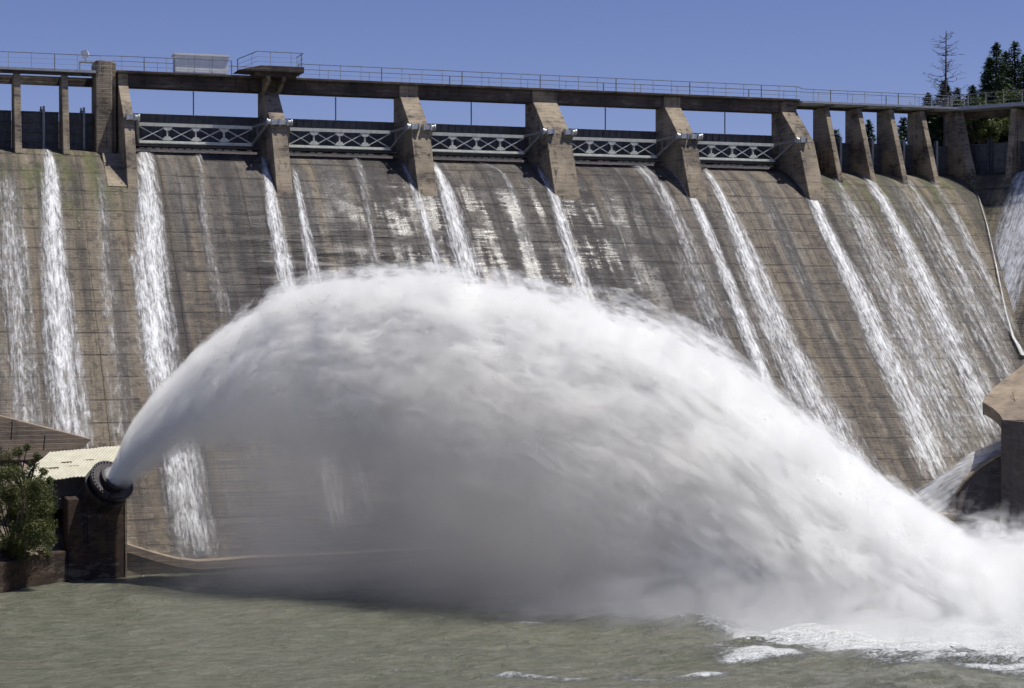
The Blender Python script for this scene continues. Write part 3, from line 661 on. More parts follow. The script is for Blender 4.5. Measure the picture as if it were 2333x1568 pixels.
# ---------------------------------------------------------------- basin sill, right training walls
sill = empty('end_sill', (55, 117.5, -1), 'low curved concrete sill along the foot of the dam, half hidden by mist', 'wall')
pp = [(255, 1218), (285, 1240), (340, 1258), (400, 1274), (450, 1280), (520, 1276), (560, 1272), (800, 1262), (1000, 1251), (1300, 1236), (1700, 1208), (2000, 1185), (2120, 1174), (2300, 1161), (2420, 1155)]
mb = MB(); rows = []
for px, py in pp:
    p = atY(px, py, 117.0); rows.append((p.x, p.z))
vs = []
for x, z in rows: vs += [(x, 117.0, -2), (x, 117.0, z - .55), (x, 116.85, z - .5), (x, 116.85, z), (x, 117.9, z + .02), (x, 117.9, -2)]
fs = []
for i in range(len(rows) - 1):
    for k in range(5): fs.append((i*6+k, (i+1)*6+k, (i+1)*6+k+1, i*6+k+1))
MB().add(vs, fs).build('sill_wall', MAT['wall'], sill)

tw = empty('training_wall', (79, 112, 0), 'tall dark concrete training wall at the right edge with a pale flared top', 'wall')
A = atY(2281, 957, 115.5); xw = A.x
MB().box(xw, xw + 14, 96, 115.5, -2, A.z).build('wall_body', MAT['darkwall'], tw)
tipv = atY(2238, 916, 118.5)
c = [atY(2238, 916, 118.5), atY(2262, 930, 117.6), atY(2278, 945, 116.2), atY(2285, 957, 115.2), atY(2345, 958, 113.5), atY(2460, 975, 108)]
up = [atY(2240, 912, 119.3), atY(2262, 885, 120.6), atY(2290, 862, 121.6), atY(2318, 842, 122.4), atY(2350, 815, 123.2), atY(2470, 740, 124.5)]
vs = c + up + [p + Vector((.3, .4, -.9)) for p in c] + [p + Vector((.3, .4, -1.2)) for p in up]
fs = []
for i in range(5): fs += [(i, i+1, i+7, i+6), (i+12, i+18, i+19, i+13), (i, i+12, i+13, i+1), (i+6, i+7, i+19, i+18)]
fs += [(0, 6, 18, 12), (5, 17, 23, 11)]
MB().add(vs, fs).build('flared_top', MAT['wall'], tw)
# crack / rod on the flared face
MB().bar(atY(2306, 893, 118.3), atY(2320, 940, 116.0), .03, .03).build('iron_rod', MAT['valve'], tw)
# low curved wall in front of it
lw = empty('curved_wall', (74, 112, 0), 'low dark curved wall at the foot of the right training wall, white water running behind its rim', 'wall')
edge = [atY(2296, 1028, 116.6), atY(2262, 1044, 116.9), atY(2225, 1068, 117.2), atY(2195, 1096, 117.4), atY(2175, 1125, 117.6), atY(2160, 1160, 117.8)]
base = [atY(2300, 1178, 116.0), atY(2268, 1178, 116.2), atY(2235, 1178, 116.4), atY(2205, 1178, 116.6), atY(2180, 1178, 116.8), atY(2158, 1178, 117.0)]
vs = edge + base + [p + Vector((.3, .45, 0)) for p in edge] + [p + Vector((.5, 1.5, 0)) for p in base]
fs = []
for i in range(5): fs += [(i, i+6, i+7, i+1), (i, i+1, i+13, i+12)]
MB().add(vs, fs).build('wall_face', MAT['darkwall'], lw)
rim = MB()
for a, b in zip(edge, edge[1:]): rim.bar(a + Vector((.1, -.05, .05)), b + Vector((.1, -.05, .05)), .5, .12)
rim.build('rim', MAT['wall'], lw)
ribbon([atY(2312, 1004, 118.0), atY(2262, 1030, 117.9), atY(2222, 1055, 117.8), atY(2185, 1085, 117.8), atY(2155, 1112, 117.9), atY(2125, 1142, 118), atY(2095, 1172, 118)],
       [.55, .75, .9, 1.05, 1.25, 1.5, 1.8], 'white water racing left along the rim of the low curved wall', 'falling_stream', 1.2)

# ---------------------------------------------------------------- left bank: block, low wall, valve, house, wall, bank, bush
blk = empty('valve_block', (13.4, 118, 0), 'dark stained square concrete block under the outlet valve at the left', 'block')
bxa, bya, bxb, byb = 11.55, 115.35, 15.2, 116.45
vs = [(bxa, bya), (bxb, byb), (bxb - .15, 123), (bxa, 124.5)]
MB().poly([(x, y, -2) for x, y in vs], (0, 0, 7.0)).build('block_body', MAT['block'], blk, bevel=.07)
MB().bar((bxb + .05, byb - .03, -1), (bxb + .05, byb - .03, 4.9), .09, .09).build('lit_edge_strip', MAT['wall'], blk)  # pale strip added for the sunlit right edge of the block
rw = empty('retaining_wall', (8, 112, 0), 'low dark curving retaining wall at water level in the lower left corner', 'wall')
path = [(-20, 92), (-8, 98.5), (1, 105), (5, 108.7), (7.4, 111.1), (9.2, 113.3), (bxa - .02, bya - .02)]
zt = [1.6, 1.7, 1.75, 1.8, 1.85, 1.8, 1.85]
vs = []
for (x, y), z in zip(path, zt): vs += [(x, y, -2), (x, y, z), (x - .3, y + .5, z + .02), (x - .3, y + .5, -2)]
fs = []
for i in range(len(path) - 1): fs += [(i*4+k, i*4+4+k, i*4+5+k, i*4+1+k) for k in range(3)]
MB().add(vs, fs).build('wall_face', MAT['block'], rw, bevel=.05)
# valve
vc = atD(256, 1093, 113.6)
ax = (rgt * .60 + Vector((0, 0, .62)) + fwd * -.50).normalized()
val = empty('outlet_valve', vc, 'big dark round outlet valve with a bolted flange, throwing the jet upwards', 'valve')
def ring(mb, c, ax, r0, r1, h, n=40):
    q = ax.to_track_quat('Z', 'Y'); vs = []
    for r, z in ((r0, 0), (r1, 0), (r1, h), (r0, h)):
        for i in range(n): t = i*2*math.pi/n; vs.append(c + q @ Vector((r*math.cos(t), r*math.sin(t), z)))
    mb.add(vs, [(k*n+i, k*n+(i+1)%n, ((k+1)%4)*n+(i+1)%n, ((k+1)%4)*n+i) for k in range(4) for i in range(n)])
mb = MB(); ring(mb, vc - ax * .25, ax, .8, 1.45, .2); mb.build('flange', MAT['valve'], val)
mb = MB(); mb.tube(vc - ax * 4.2, vc - ax * .26, 1.1, 1.22, 32); mb.build('barrel', MAT['valve'], val, smooth=False)
mb = MB(); ring(mb, vc - ax * .06, ax, .62, .92, .34); mb.build('nozzle_ring', MAT['valve'], val)
mb = MB(); ring(mb, vc - ax * .9, ax, 1.15, 1.45, .18); mb.build('flange', MAT['valve'], val)
qv = ax.to_track_quat('Z', 'Y')
for i in range(36):
    t = i * 2 * math.pi / 36; p = vc + qv @ Vector((1.34*math.cos(t), 1.34*math.sin(t), 0))
    MB().tube(p - ax * .08, p + ax * .06, .05, n=6).build('bolt', MAT['panel'], val)
# house roof
hs_ = empty('valve_house', (11, 119, 4), 'low valve house with a cream corrugated sheet roof behind the block', 'shed')
T0, T1, B1, B0 = atY(112, 1030, 122), atY(290, 1014, 122.6), atY(226, 1082, 117.2), atY(22, 1103, 116.8)
n_, m2 = 120, 6; vs = []
for j in range(m2):
    for i in range(n_):
        u, v = i/(n_-1), j/(m2-1); p = T0.lerp(T1, u).lerp(B0.lerp(B1, u), v); vs.append(p + Vector((0, -.02, .022 * math.sin(u * n_ / 2.6 * math.pi) + .07 * noise.noise(Vector((u*5, v*3, 2))))))
fs = [(j*n_+i, (j+1)*n_+i, (j+1)*n_+i+1, j*n_+i+1) for j in range(m2-1) for i in range(n_-1)]
ro = MB().add(vs, fs).build('roof', MAT['roof'], hs_); s_ = ro.modifiers.new('s', 'SOLIDIFY'); s_.thickness = .05
for px, py in ((150, 1057), (200, 1052), (165, 1066), (206, 1064), (245, 1050), (120, 1070)):
    k = (py - 1023) / 76; p = atY(px, py, 122.3 - 5.3 * k)
    MB().bar(p + Vector((-.32, -.08, .1)), p + Vector((.32, -.08, .12)), .1, .06).build('roof_strap', MAT['rust'], hs_)
MB().poly([B0 + Vector((.6, .5, -.1)), B1 + Vector((-.2, .6, -.1)), B1 + Vector((-.2, .6, -1.9)), B0 + Vector((.6, .5, -1.9))], (.2, 4.5, 0)).build('wall', MAT['darkwall'], hs_)
# left training wall
lt = empty('wing_wall', (8, 124, 7), 'pale concrete wing wall sloping down to the right at the left edge of the photo', 'wall')
P_ = [atY(-200, 905, 125), atY(0, 947, 125), atY(208, 1001, 125), atY(186, 1024, 125), atY(60, 1050, 125), atY(-200, 1050, 125)]
MB().poly(P_, (-.4, 1.1, .12)).build('wall_slab', MAT['wall'], lt, bevel=.05)
for px, a_, b_ in ((27, 957, 1003), (101, 992, 1026)): MB().bar(atY(px, a_, 124.7), atY(px - 3, b_, 124.7), .08).build('iron_post', MAT['valve'], lt)
# bank
def bankf(u, v):
    x = -50 + 62.2 * u; 
    y0 = np.interp(x, [-50, -20, -8, 1, 5, 7.4, 9.2, 11.5, 13], [80, 92.6, 99.1, 105.6, 109.3, 111.7, 113.9, 116, 117]) 
    y = y0 + (126 - y0) * v
    z = 1.2 + (y - y0) / (126 - y0) * 5.6 + max(0, -x - 2) * .25 * v
    q_ = noise.fractal(Vector((x * .5, y * .5, 0)), 1, 2, 5) 
    return (x, y, z + q_ * .45 * min(1, v * 4))
bk = grid(170, 70, bankf).build('left_bank', MAT['rock'], smooth=False); tag(bk, kind='structure')
for i in range(26):
    u = random.random(); x = 3 + u * 9; y = random.uniform(114, 123.5)
    if x > 11 and y < 118: continue
    z = 1.2 + (y - 111) / 14 * 5.4; r = random.uniform(.25, .7)
    mb = MB(); bmv = []
    import bmesh
    b_ = bmesh.new(); bmesh.ops.create_icosphere(b_, subdivisions=2, radius=r)
    for v in b_.verts: v.co = v.co * (1 + .35 * noise.noise(v.co * 2.2 / r + Vector((i, 0, 0)))); v.co.z *= .7; v.co += Vector((x, y, z))
    mb.add([v.co.copy() for v in b_.verts], [tuple(q_.index for q_ in f.verts) for f in b_.faces]); b_.free()
    tag(mb.build('boulder', MAT['rock']), 'rough brown boulder on the left bank behind the bush', 'boulder', 'boulders on the left bank')
# timber post
pa, pb = atD(56, 1105, 109.5), atD(54, 1245, 109.5)
MB_ = MB().tube(pb, pa, .30, .22, 10); pst = MB_.build('timber_post', MAT['wood']); tag(pst, 'weathered round timber post standing in the bush at the left', 'post')

def leaves(mb, c, r, n, size, squash=(1, 1, 1), shell=.55, clumps=None):
    cl = clumps or [(Vector(c), r)]
    vs, fs = [], []
    for k in range(n):
        cc, rr = random.choice(cl)
        d = Vector((random.gauss(0,1), random.gauss(0,1), random.gauss(0,1))).normalized() * rr * (shell + (1-shell) * random.random())
        p = cc + Vector((d.x*squash[0], d.y*squash[1], d.z*squash[2])); s = size * random.uniform(.6, 1.4)
        a = Vector((random.gauss(0,1), random.gauss(0,1), random.gauss(0,.6))).normalized(); b = a.cross(Vector((random.gauss(0,1), random.gauss(0,1), random.gauss(0,1)))).normalized()
        i = len(vs); vs += [p - a*s*.8, p + b*s*.42, p + a*s, p - b*s*.42]; fs.append((i, i+1, i+2, i+3))
    mb.add(vs, fs)
def shrub(name, base, clumps, nleaf, size, label, cat, mat, group=None, stems=6, squash=(1,1,1)):
    g = empty(name, base, label, cat, group)
    mb = MB(); b = Vector(base)
    for k in range(stems):
        c_, r_ = random.choice(clumps); mid = b.lerp(c_, .5) + Vector((random.uniform(-.3,.3), random.uniform(-.3,.3), 0))
        mb.tube(b, mid, .07, .05, 6); mb.tube(mid, c_, .05, .02, 6)
    mb.build('stem', MAT['bark'], g)
    mb = MB(); leaves(mb, None, None, nleaf, size, squash, .3, clumps); mb.build('foliage', MAT[mat], g)
    return g
cl = []
for k in range(95):
    px = random.uniform(-60, 112); py = random.uniform(1075, 1262)
    if px > 50 and py < 1100: py += 60
    if px > 95: py = max(py, 1110)
    cl.append((atD(px, py, random.uniform(107.8, 111.5)), random.uniform(.35, .8)))
shrub('bush', atD(40, 1285, 110.5), cl, 62000, .058, 'dense green bush on the left bank between the low wall and the valve house', 'bush', 'bush', stems=24)
cl = [(atD(px, py, 111), r) for px, py, r in ((15, 1040, .5), (40, 1030, .35), (75, 1062, .42), (60, 1085, .5), (98, 1075, .3), (112, 1095, .25), (20, 1075, .6), (-20, 1050, .8), (82, 1040, .25), (60, 1020, .25), (35, 1060, .35))]
shrub('sapling', atD(56, 1130, 111), cl, 6500, .055, 'wispy sapling rising above the timber post at the left', 'sapling', 'bush', stems=22)

# ---------------------------------------------------------------- river
def river():
    xs_ = np.concatenate([np.linspace(-600, -12, 14)[:-1], np.arange(-10, 92, .26), np.linspace(94, 700, 14)])
    ys_ = np.concatenate([np.linspace(-300, 50, 12)[:-1], np.arange(52, 122.5, .26)])
    nx, ny = len(xs_), len(ys_); vs = []; foam = []
    spots = []
    for px, py, rx, ry, k in ((1205, 1436, 1.3, .5, .6), (1525, 1402, 1.2, .7, .65), (1640, 1478, 1.6, .5, .62), (1740, 1503, 1.9, .7, .8), (1690, 1512, 1.2, .5, .7), (1180, 1548, 3.0, .45, .72), (1350, 1552, 2.5, .4, .6),
                               (1600, 1553, 1.4, .5, .75), (900, 1535, .8, .3, .5), (1920, 1483, 1.0, .4, .5), (1860, 1440, 1.2, .5, .55), (2250, 1520, 2.5, .6, .5), (700, 1497, 1.2, .25, .42), (1470, 1560, 1.2, .3, .55), (330, 1318, 1.0, 1.2, .3), (1000, 1500, 1.6, .3, .4), (1440, 1490, 1.6, .3, .4), (1980, 1540, 1.8, .4, .45), (2100, 1490, 1.8, .4, .5), (1800, 1410, 2, .4, .5), (560, 1540, 1.2, .25, .38), (1150, 1400, 1.2, .3, .42), (2280, 1480, 2.4, .5, .6), (1350, 1405, 1.5, .3, .4)):
        r = ray(px, py); k_ = -HC / r.z; spots.append((r.x * k_, r.y * k_, rx, ry, k))
    imp = []
    for px, py, rr in ((1990, 1390, 9), (2180, 1400, 9), (2330, 1400, 10), (1820, 1360, 7), (2200, 1330, 10), (2330, 1470, 5), (1650, 1375, 6), (1900, 1440, 4), (2080, 1450, 5), (2150, 1250, 9), (2300, 1230, 9), (1500, 1372, 3.5)):
        r = ray(px, py); k_ = -HC / r.z; imp.append((r.x * k_, r.y * k_, rr))
    for y in ys_:
        for x in xs_:
            inside = 50 < y < 123 and -12 < x < 93
            z = 0; f = 0
            if inside:
                e = 1 / (1 + math.exp(-(x - 30) / 6))
                im = sum(math.exp(-((x-a)**2 + (y-b)**2) / (r_*r_)) for a, b, r_ in imp)
                wv = noise.fractal(Vector((x * .16, y * .34, 1.7)), 1, 2.1, 5)
                z = (noise.noise(Vector((x * .62, y * 1.5, 4))) + .5 * noise.noise(Vector((x * 1.3, y * 3.1, 7)))) * (.045 + .04 * e)
                z += wv * (.18 + .26 * e + .22 * min(1, im))
                rid = 1 - abs(noise.noise(Vector((x * .22 + 5, y * .55, .3)))) * 2
                z += max(0, rid) ** 3 * (.05 + .12 * e + .12 * min(1, im))
                f = min(1.2, im * .62) + max(0, rid) ** 3 * .30 * e * (1 + .8 * min(1, im)) + max(0, noise.noise(Vector((x * .09, y * .7, 3)))) * .22 * e
                for a, b, rx, ry, k in spots:
                    dx, dy = (x - a) * .944 - (y - b) * .33, (x - a) * .33 + (y - b) * .944
                    q_ = (dx / rx) ** 2 + (dy / ry) ** 2
                    if q_ < 6: g_ = math.exp(-q_); f += .92 * k * g_; z += .30 * g_ * k
                f += .22 * max(0, noise.noise(Vector((x * .12, y * .3, 8)))) * e
            vs.append((x, y, z)); foam.append(f)
    fs = [(j*nx+i, j*nx+i+1, (j+1)*nx+i+1, (j+1)*nx+i) for j in range(ny-1) for i in range(nx-1)]
    o = MB().add(vs, fs).build('river', MAT['river'], smooth=True, origin=Vector((0, 0, 0))); fattr(o, 'foam', foam); tag(o, kind='structure')
river()
g_ = MB().box(-1500, 1500, -800, 118, -6, -3).build('riverbed', MAT['ground']); tag(g_, kind='structure')
# reservoir and the land behind
o = MB().add([(-700, 154, 31.9), (90, 154, 31.9), (300, 260, 31.9), (300, 900, 31.9), (-700, 900, 31.9)], [(0, 1, 2, 3, 4)]).build('reservoir', MAT['river']); fattr(o, 'foam', [0]*5); tag(o, kind='structure')
def hill(u, v):
    a = 8 + u * 120; y0 = 149.2 - 0 
    p = W0 + Vector((6, 10, 0)) + Vector((.75, -.66, 0)) * (a * 1.0 - 20) + Vector((.66, .75, 0)) * (v * 90)
    z = 30.8 + v * 5 + u * 3 + noise.fractal(Vector((p.x * .05, p.y * .05, 0)), 1, 2, 4) * 1.5
    return (p.x, p.y, z)
o = grid(60, 50, hill).build('hillside', MAT['ground'], smooth=True); tag(o, kind='structure')

# ---------------------------------------------------------------- trees
def conifer(px, py_top, d, rad, label, zbase=31, dens=1., group='firs beyond the right end of the dam', lean=0):
    top = atD(px, py_top, d); base = Vector((top.x, top.y, zbase)); H = top.z - zbase
    g = empty('fir_tree', base, label, 'tree', group)
    MB().tube(base, top, rad * .07 + .08, .03, 7).build('trunk', MAT['bark'], g)
    vs, fs = [], []; z = .06 * H
    while z < H:
        t = z / H; L = rad * (1 - t) ** .8 * random.uniform(.75, 1.12) + .12
        nb = max(5, int((7 + 6 * (1 - t)) * dens)); a0 = random.random() * 6
        for k in range(nb):
            if random.random() < .10: continue
            a = a0 + k * 6.283 / nb + random.uniform(-.25, .25); l = L * random.uniform(.6, 1.15)
            dr = Vector((math.cos(a), math.sin(a), random.uniform(-.35, .05)))
            for m in range(int(6 + l * 7)):
                f = random.random() ** .55; p = base + Vector((0, 0, z)) + dr * l * f + Vector((random.gauss(0,.10), random.gauss(0,.10), random.gauss(0, .10) - .12 * f * l))
                s = random.uniform(.2, .42); q1 = (dr + Vector((random.gauss(0,.7), random.gauss(0,.7), random.gauss(0,.35)))).normalized()
                q2 = q1.cross(Vector((random.gauss(0,.5), random.gauss(0,.5), 1))).normalized(); i = len(vs)
                vs += [p - q1*s*.6, p + q2*s*.22, p + q1*s, p - q2*s*.22]; fs.append((i, i+1, i+2, i+3))
        z += max(.2, .019 * H) * random.uniform(.8, 1.2)
    MB().add(vs, fs).build('crown', MAT['fir'], g)
CL = [(2266, 100, 205, 3.6, 'tall dark fir left of the rightmost group, highest bushy crown by the wing railing', 1.3),
      (2308, 96, 208, 2.9, 'slimmer tall fir just right of the big dark one', 1.1), (2352, 120, 206, 3.4, 'fir cut by the right edge of the photo', 1.2),
      (2287, 150, 214, 3.2, 'dark fir filling the gap behind the two tallest ones', 1.2),
      (2150, 186, 198, 2.4, 'short dark fir hugging the foot of the dead tree', 1.2), (2112, 212, 200, 1.7, 'small rounded fir left of the dead tree, just over the railing', 1.1), (2178, 205, 203, 1.8, 'small fir on the right side of the dead tree foot', 1.1),
      (2212, 196, 204, 2.1, 'small fir midway between the dead tree and the tall firs', 1.1), (2236, 214, 200, 1.9, 'low fir leaning against the tall firs, over the railing', 1.1),
      (2249, 138, 209, 2.6, 'fir shoulder left of the biggest dark fir', 1.3), (2288, 118, 216, 2.8, 'fir point between the two tallest firs', 1.2), (2330, 128, 212, 2.8, 'dark fir right of the slimmer tall one', 1.2),
      (1902, 296, 215, 1.4, 'fir tip showing through the second small bay', 1.), (1977, 278, 212, 1.7, 'fir tip showing through the third small bay', 1.), (2057, 268, 210, 2.3, 'fir showing through the fourth small bay', 1.1), (2120, 240, 206, 2.4, 'fir showing through the bay left of the corner pier', 1.1), (2140, 258, 210, 2.4, 'second, lower fir in the bay left of the corner pier', 1.1), (2105, 258, 215, 2., 'lowest fir behind the fifth thin pier gap', 1.1)]
for px, py, d, r, lb, dn in CL: conifer(px, py, d, r * 1.55, lb, dens=dn)
# dead tree
top = atD(2152, 72, 196); base = Vector((top.x - .1, top.y, 31)); sn = empty('dead_tree', base, 'bare dead conifer with drooping leafless branches beside the right end of the walkway', 'tree')
MB().tube(base, top, .27, .03, 8).build('trunk', MAT['snag'], sn)
mb = MB(); H = top.z - 31
for k in range(64):
    t = random.uniform(.38, .97); p = base.lerp(top, t); L = (1 - t) ** .75 * 5.2 * random.uniform(.5, 1.15) + .2; a = random.random() * 6.28
    dr = Vector((math.cos(a), math.sin(a), random.uniform(.0, .25))); 
    r0 = .035 + .04 * (1-t); prev = p
    for s in range(1, 5):
        q_ = p + dr * L * s / 4 + Vector((0, 0, .28 * L * (s/4) ** 2 - .12 * L * s / 4)) + Vector((random.gauss(0,.07), random.gauss(0,.07), random.gauss(0,.06)))
        mb.tube(prev, q_, r0 * (1 - (s-1)/4.4), r0 * (1 - s/4.4), 5, False)
        if s > 1:
            for _ in range(2): mb.tube(q_, q_ + Vector((random.gauss(0,.35), random.gauss(0,.35), random.uniform(-.15,.4))), .02, .006, 4, False)
        prev = q_
mb.build('branches', MAT['snag'], sn)
# broadleaf trees behind the wing
BL = [(2215, 262, 196, 2.0, 'yellow green broadleaf tree seen through the first wing bay, left half'), (2252, 268, 197, 2.2, 'olive broadleaf tree filling the first wing bay behind the thin pier'),
      (2318, 282, 195, 1.8, 'bright green broadleaf tree in the second wing bay'), (2300, 242, 200, 2.0, 'dull green broadleaf crown just over the wing walkway'), (2345, 250, 199, 2.4, 'broadleaf crown at the right frame edge above the wing gate'), (2230, 300, 194, 1.8, 'low leafy tree right behind the first wing gate')]
for px, py, d, r, lb in BL:
    c = atD(px, py, d); base = Vector((c.x, c.y, 31)); g = empty('broadleaf_tree', base, lb, 'tree', 'broadleaf trees behind the angled wing')
    mb = MB(); mb.tube(base, c, .2, .1, 7)
    cls = [(c + Vector((random.gauss(0, r*.5), random.gauss(0, r*.5), random.gauss(0, r*.4))), r * random.uniform(.25, .5)) for _ in range(22)]
    for c_, _ in cls: mb.tube(base.lerp(c, .7), c_, .06, .02, 5, False)
    mb.build('trunk', MAT['bark'], g)
    mb = MB(); leaves(mb, None, None, 6500, .15, (1,1,.85), .4, cls); mb.build('crown', MAT['broad'], g)

# ---------------------------------------------------------------- the jet
J0 = Vector((vc.x, vc.y, 0)); e1 = fwd * 104 + rgt * (.199 * 104); JD = Vector((e1.x - J0.x, e1.y - J0.y, 0)).normalized(); JN = Vector((JD.y, -JD.x, 0))   # JN: towards the camera
def jpt(px, py):
    r = ray(px, py); # intersect with the vertical plane through J0 along JD
    k = J0.dot(JN) / Vector((r.x, r.y, 0)).dot(JN); p = r * k
    return (Vector((p.x, p.y, 0)) - J0).dot(JD), HC + p.z
TOP = [jpt(*p) for p in ((250, 1078), (272, 1030), (300, 965), (345, 905), (400, 845), (450, 795), (500, 758), (560, 712), (640, 662), (720, 642), (820, 630), (920, 626), (1020, 630), (1110, 645), (1200, 666), (1300, 695), (1400, 718), (1500, 748), (1600, 798), (1700, 862), (1800, 940), (1900, 1018), (2000, 1085), (2080, 1150), (2150, 1200), (2220, 1248), (2320, 1310), (2420, 1370), (2520, 1420))]
BOT = [jpt(*p) for p in ((280, 1118), (300, 1100), (350, 1065), (420, 1025), (500, 1010), (600, 1020), (700, 1040), (850, 1070), (1000, 1110), (1150, 1165), (1300, 1240), (1400, 1310), (1500, 1390), (1600, 1430), (1900, 1440), (2520, 1440))]
LJ = 62.0; ZM = 24.0
def cub(pts): 
    xs_, ys_ = [p[0] for p in pts], [p[1] for p in pts]
    return lambda s: float(np.interp(s, xs_, ys_))
topf, botf = cub(TOP), cub(BOT)
widf = lambda s: float(np.interp(s, [-1, 0, 1, 4, 8, 15, 25, 38, 46, 54], [.6, .78, 1.1, 1.6, 2.1, 3.2, 4.8, 7.0, 7.5, 6.5]))
def jmesh(inset, amp, name, mat, ns=200, na=72, s0=-.5, s1=60.):
    vs = []
    for i in range(ns):
        s = s0 + (s1 - s0) * (i / (ns-1)); t, b = topf(s), botf(s); b = max(b, -.8); t = max(t, b + .1); ins0 = inset; inset_ = inset if inset > 1 else inset * float(np.interp(s, [12, 24, 44, 52], [1, .5, .5, .12]))
        c_, h, w_ = (t+b)/2, (t-b)/2 * inset_, widf(s) * inset_
        for k in range(na):
            a = 2 * math.pi * k / na; dz, dy = math.sin(a), math.cos(a)
            q_ = Vector((s * .33, (c_ + h*dz - (t+b)/2) * .55, w_ * dy * .6))
            dd = noise.fractal(q_, .9, 2.1, 5) * amp * min(1, s / 16 + .05) if amp else 0
            dd2 = noise.fractal(q_ * 3.1, .9, 2.1, 3) * amp * .45 * min(1, s / 8 + .1) if amp else 0
            r = dd + dd2
            loc = J0 + JD * s + JN * ((w_ + r) * dy) + Vector((0, 0, c_ + (h + r) * dz))
            vs.append(loc)
    fs = [(i*na+k, (i+1)*na+k, (i+1)*na+(k+1)%na, i*na+(k+1)%na) for i in range(ns-1) for k in range(na)]
    fs += [tuple(range(na)), tuple((ns-1)*na + k for k in range(na-1, -1, -1))]
    return MB().add(vs, fs)
def jcoords(m):
    """jet coordinates from the world position: s along, y across (towards the camera), z up"""
    v = m.n('ShaderNodeVectorMath', operation='SUBTRACT'); m.put(v.inputs[0], m.pos); m.put(v.inputs[1], tuple(J0))
    def dot(d): x = m.n('ShaderNodeVectorMath', operation='DOT_PRODUCT'); m.put(x.inputs[0], v.outputs[0]); m.put(x.inputs[1], tuple(d)); return x.outputs['Value']
    return dot(JD), dot(JN), dot(Vector((0, 0, 1)))
def sample(f, n=26, g=1.): return [((i/(n-1)) ** g, f) for i in range(n)]
def cpts(fn, scale, n=28):
    out = []
    for i in range(n):
        u = (i / (n-1)) ** 1.6; out.append((u, fn(u * LJ) / scale))
    return out
def mat_jet():
    m = M('jet_spray'); s, y, z = jcoords(m); sn_ = m.math('DIVIDE', s, LJ, clamp=True)
    T = m.math('MULTIPLY', m.curve(sn_, cpts(lambda q: topf(q), ZM)), ZM); B = m.math('MULTIPLY', m.curve(sn_, cpts(lambda q: max(-2, botf(q)) + 2, ZM)), ZM); B = m.math('SUBTRACT', B, 2)
    W = m.math('MULTIPLY', m.curve(sn_, cpts(widf, 10)), 10)
    mid = m.math('MULTIPLY', m.math('ADD', T, B), .5); half = m.math('MULTIPLY', m.math('SUBTRACT', T, B), .5); off = m.math('SUBTRACT', z, mid)
    a = m.math('DIVIDE', off, half); b = m.math('DIVIDE', y, W)
    r = m.math('SQRT', m.math('ADD', m.math('MULTIPLY', a, a), m.math('MULTIPLY', b, b)))
    offt = m.math('SUBTRACT', z, T)
    vec = m.comb(m.math('MULTIPLY', s, .36), m.math('MULTIPLY', offt, .72), m.math('MULTIPLY', y, .6))
    n1 = m.noise(vec, 1.0, 4, .66, .4)
    n2 = m.noise(m.comb(m.math('MULTIPLY', s, .9), m.math('MULTIPLY', offt, 2.0), m.math('MULTIPLY', y, 1.6)), 1.0, 4, .7, .3)
    n1 = m.math('ADD', n1, m.math('MULTIPLY', m.math('SUBTRACT', n2, .5), 1.0))
    rr = m.math('ADD', r, m.math('MULTIPLY', m.math('SUBTRACT', n1, .5), m.mr(s, 0, 14, .14, .95, False)))
    lowfade = m.mr(a, -1, -.1, .30, 1)
    lowfade = m.math('MAXIMUM', lowfade, m.mr(s, 26, 36))
    d = m.math('MULTIPLY', m.mr(rr, 1.09, .93), lowfade)
    d = m.math('MULTIPLY', d, m.math('MULTIPLY', m.mr(s, 0, 10, 3.2, 1.9, False), m.mr(s, 14, 26, 1, 1.15)))
    d = m.math('MULTIPLY', d, m.mr(s, 46, 59, 1, .12))
    v = m.n('ShaderNodeVolumePrincipled'); m.put(v.inputs['Color'], (.998, 1.0, .990, 1)); m.put(v.inputs['Density'], d); v.inputs['Anisotropy'].default_value = 0
    m.t.links.new(v.outputs[0], m.out.inputs['Volume']); return m.m
def mat_core():
    m = M('dense_white_water'); s, y, z = jcoords(m)
    vec = m.comb(m.math('MULTIPLY', s, .5), m.math('MULTIPLY', z, 1.0), m.math('MULTIPLY', y, 1.))
    n1 = m.noise(vec, 1.2, 6, .7, .5)
    m.bsdf(m.mix(m.mr(n1, .35, .65), (.80, .81, .79), (.92, .93, .92)), .9, m.bump(n1, 1, .3), .1); return m.m
MJ = mat_jet(); MJ.cycles.volume_step_rate = .5
jet = empty('water_jet', (J0.x, J0.y, 0), 'huge arching white jet of water shooting from the valve across the basin', 'water jet')
jmesh(.50, .9, 'c', None, 300, 120).build('dense_core', mat_core(), jet, smooth=True)
jo = jmesh(1.22, 0, 'v', None, 80, 32).build('spray_envelope', MJ, jet)
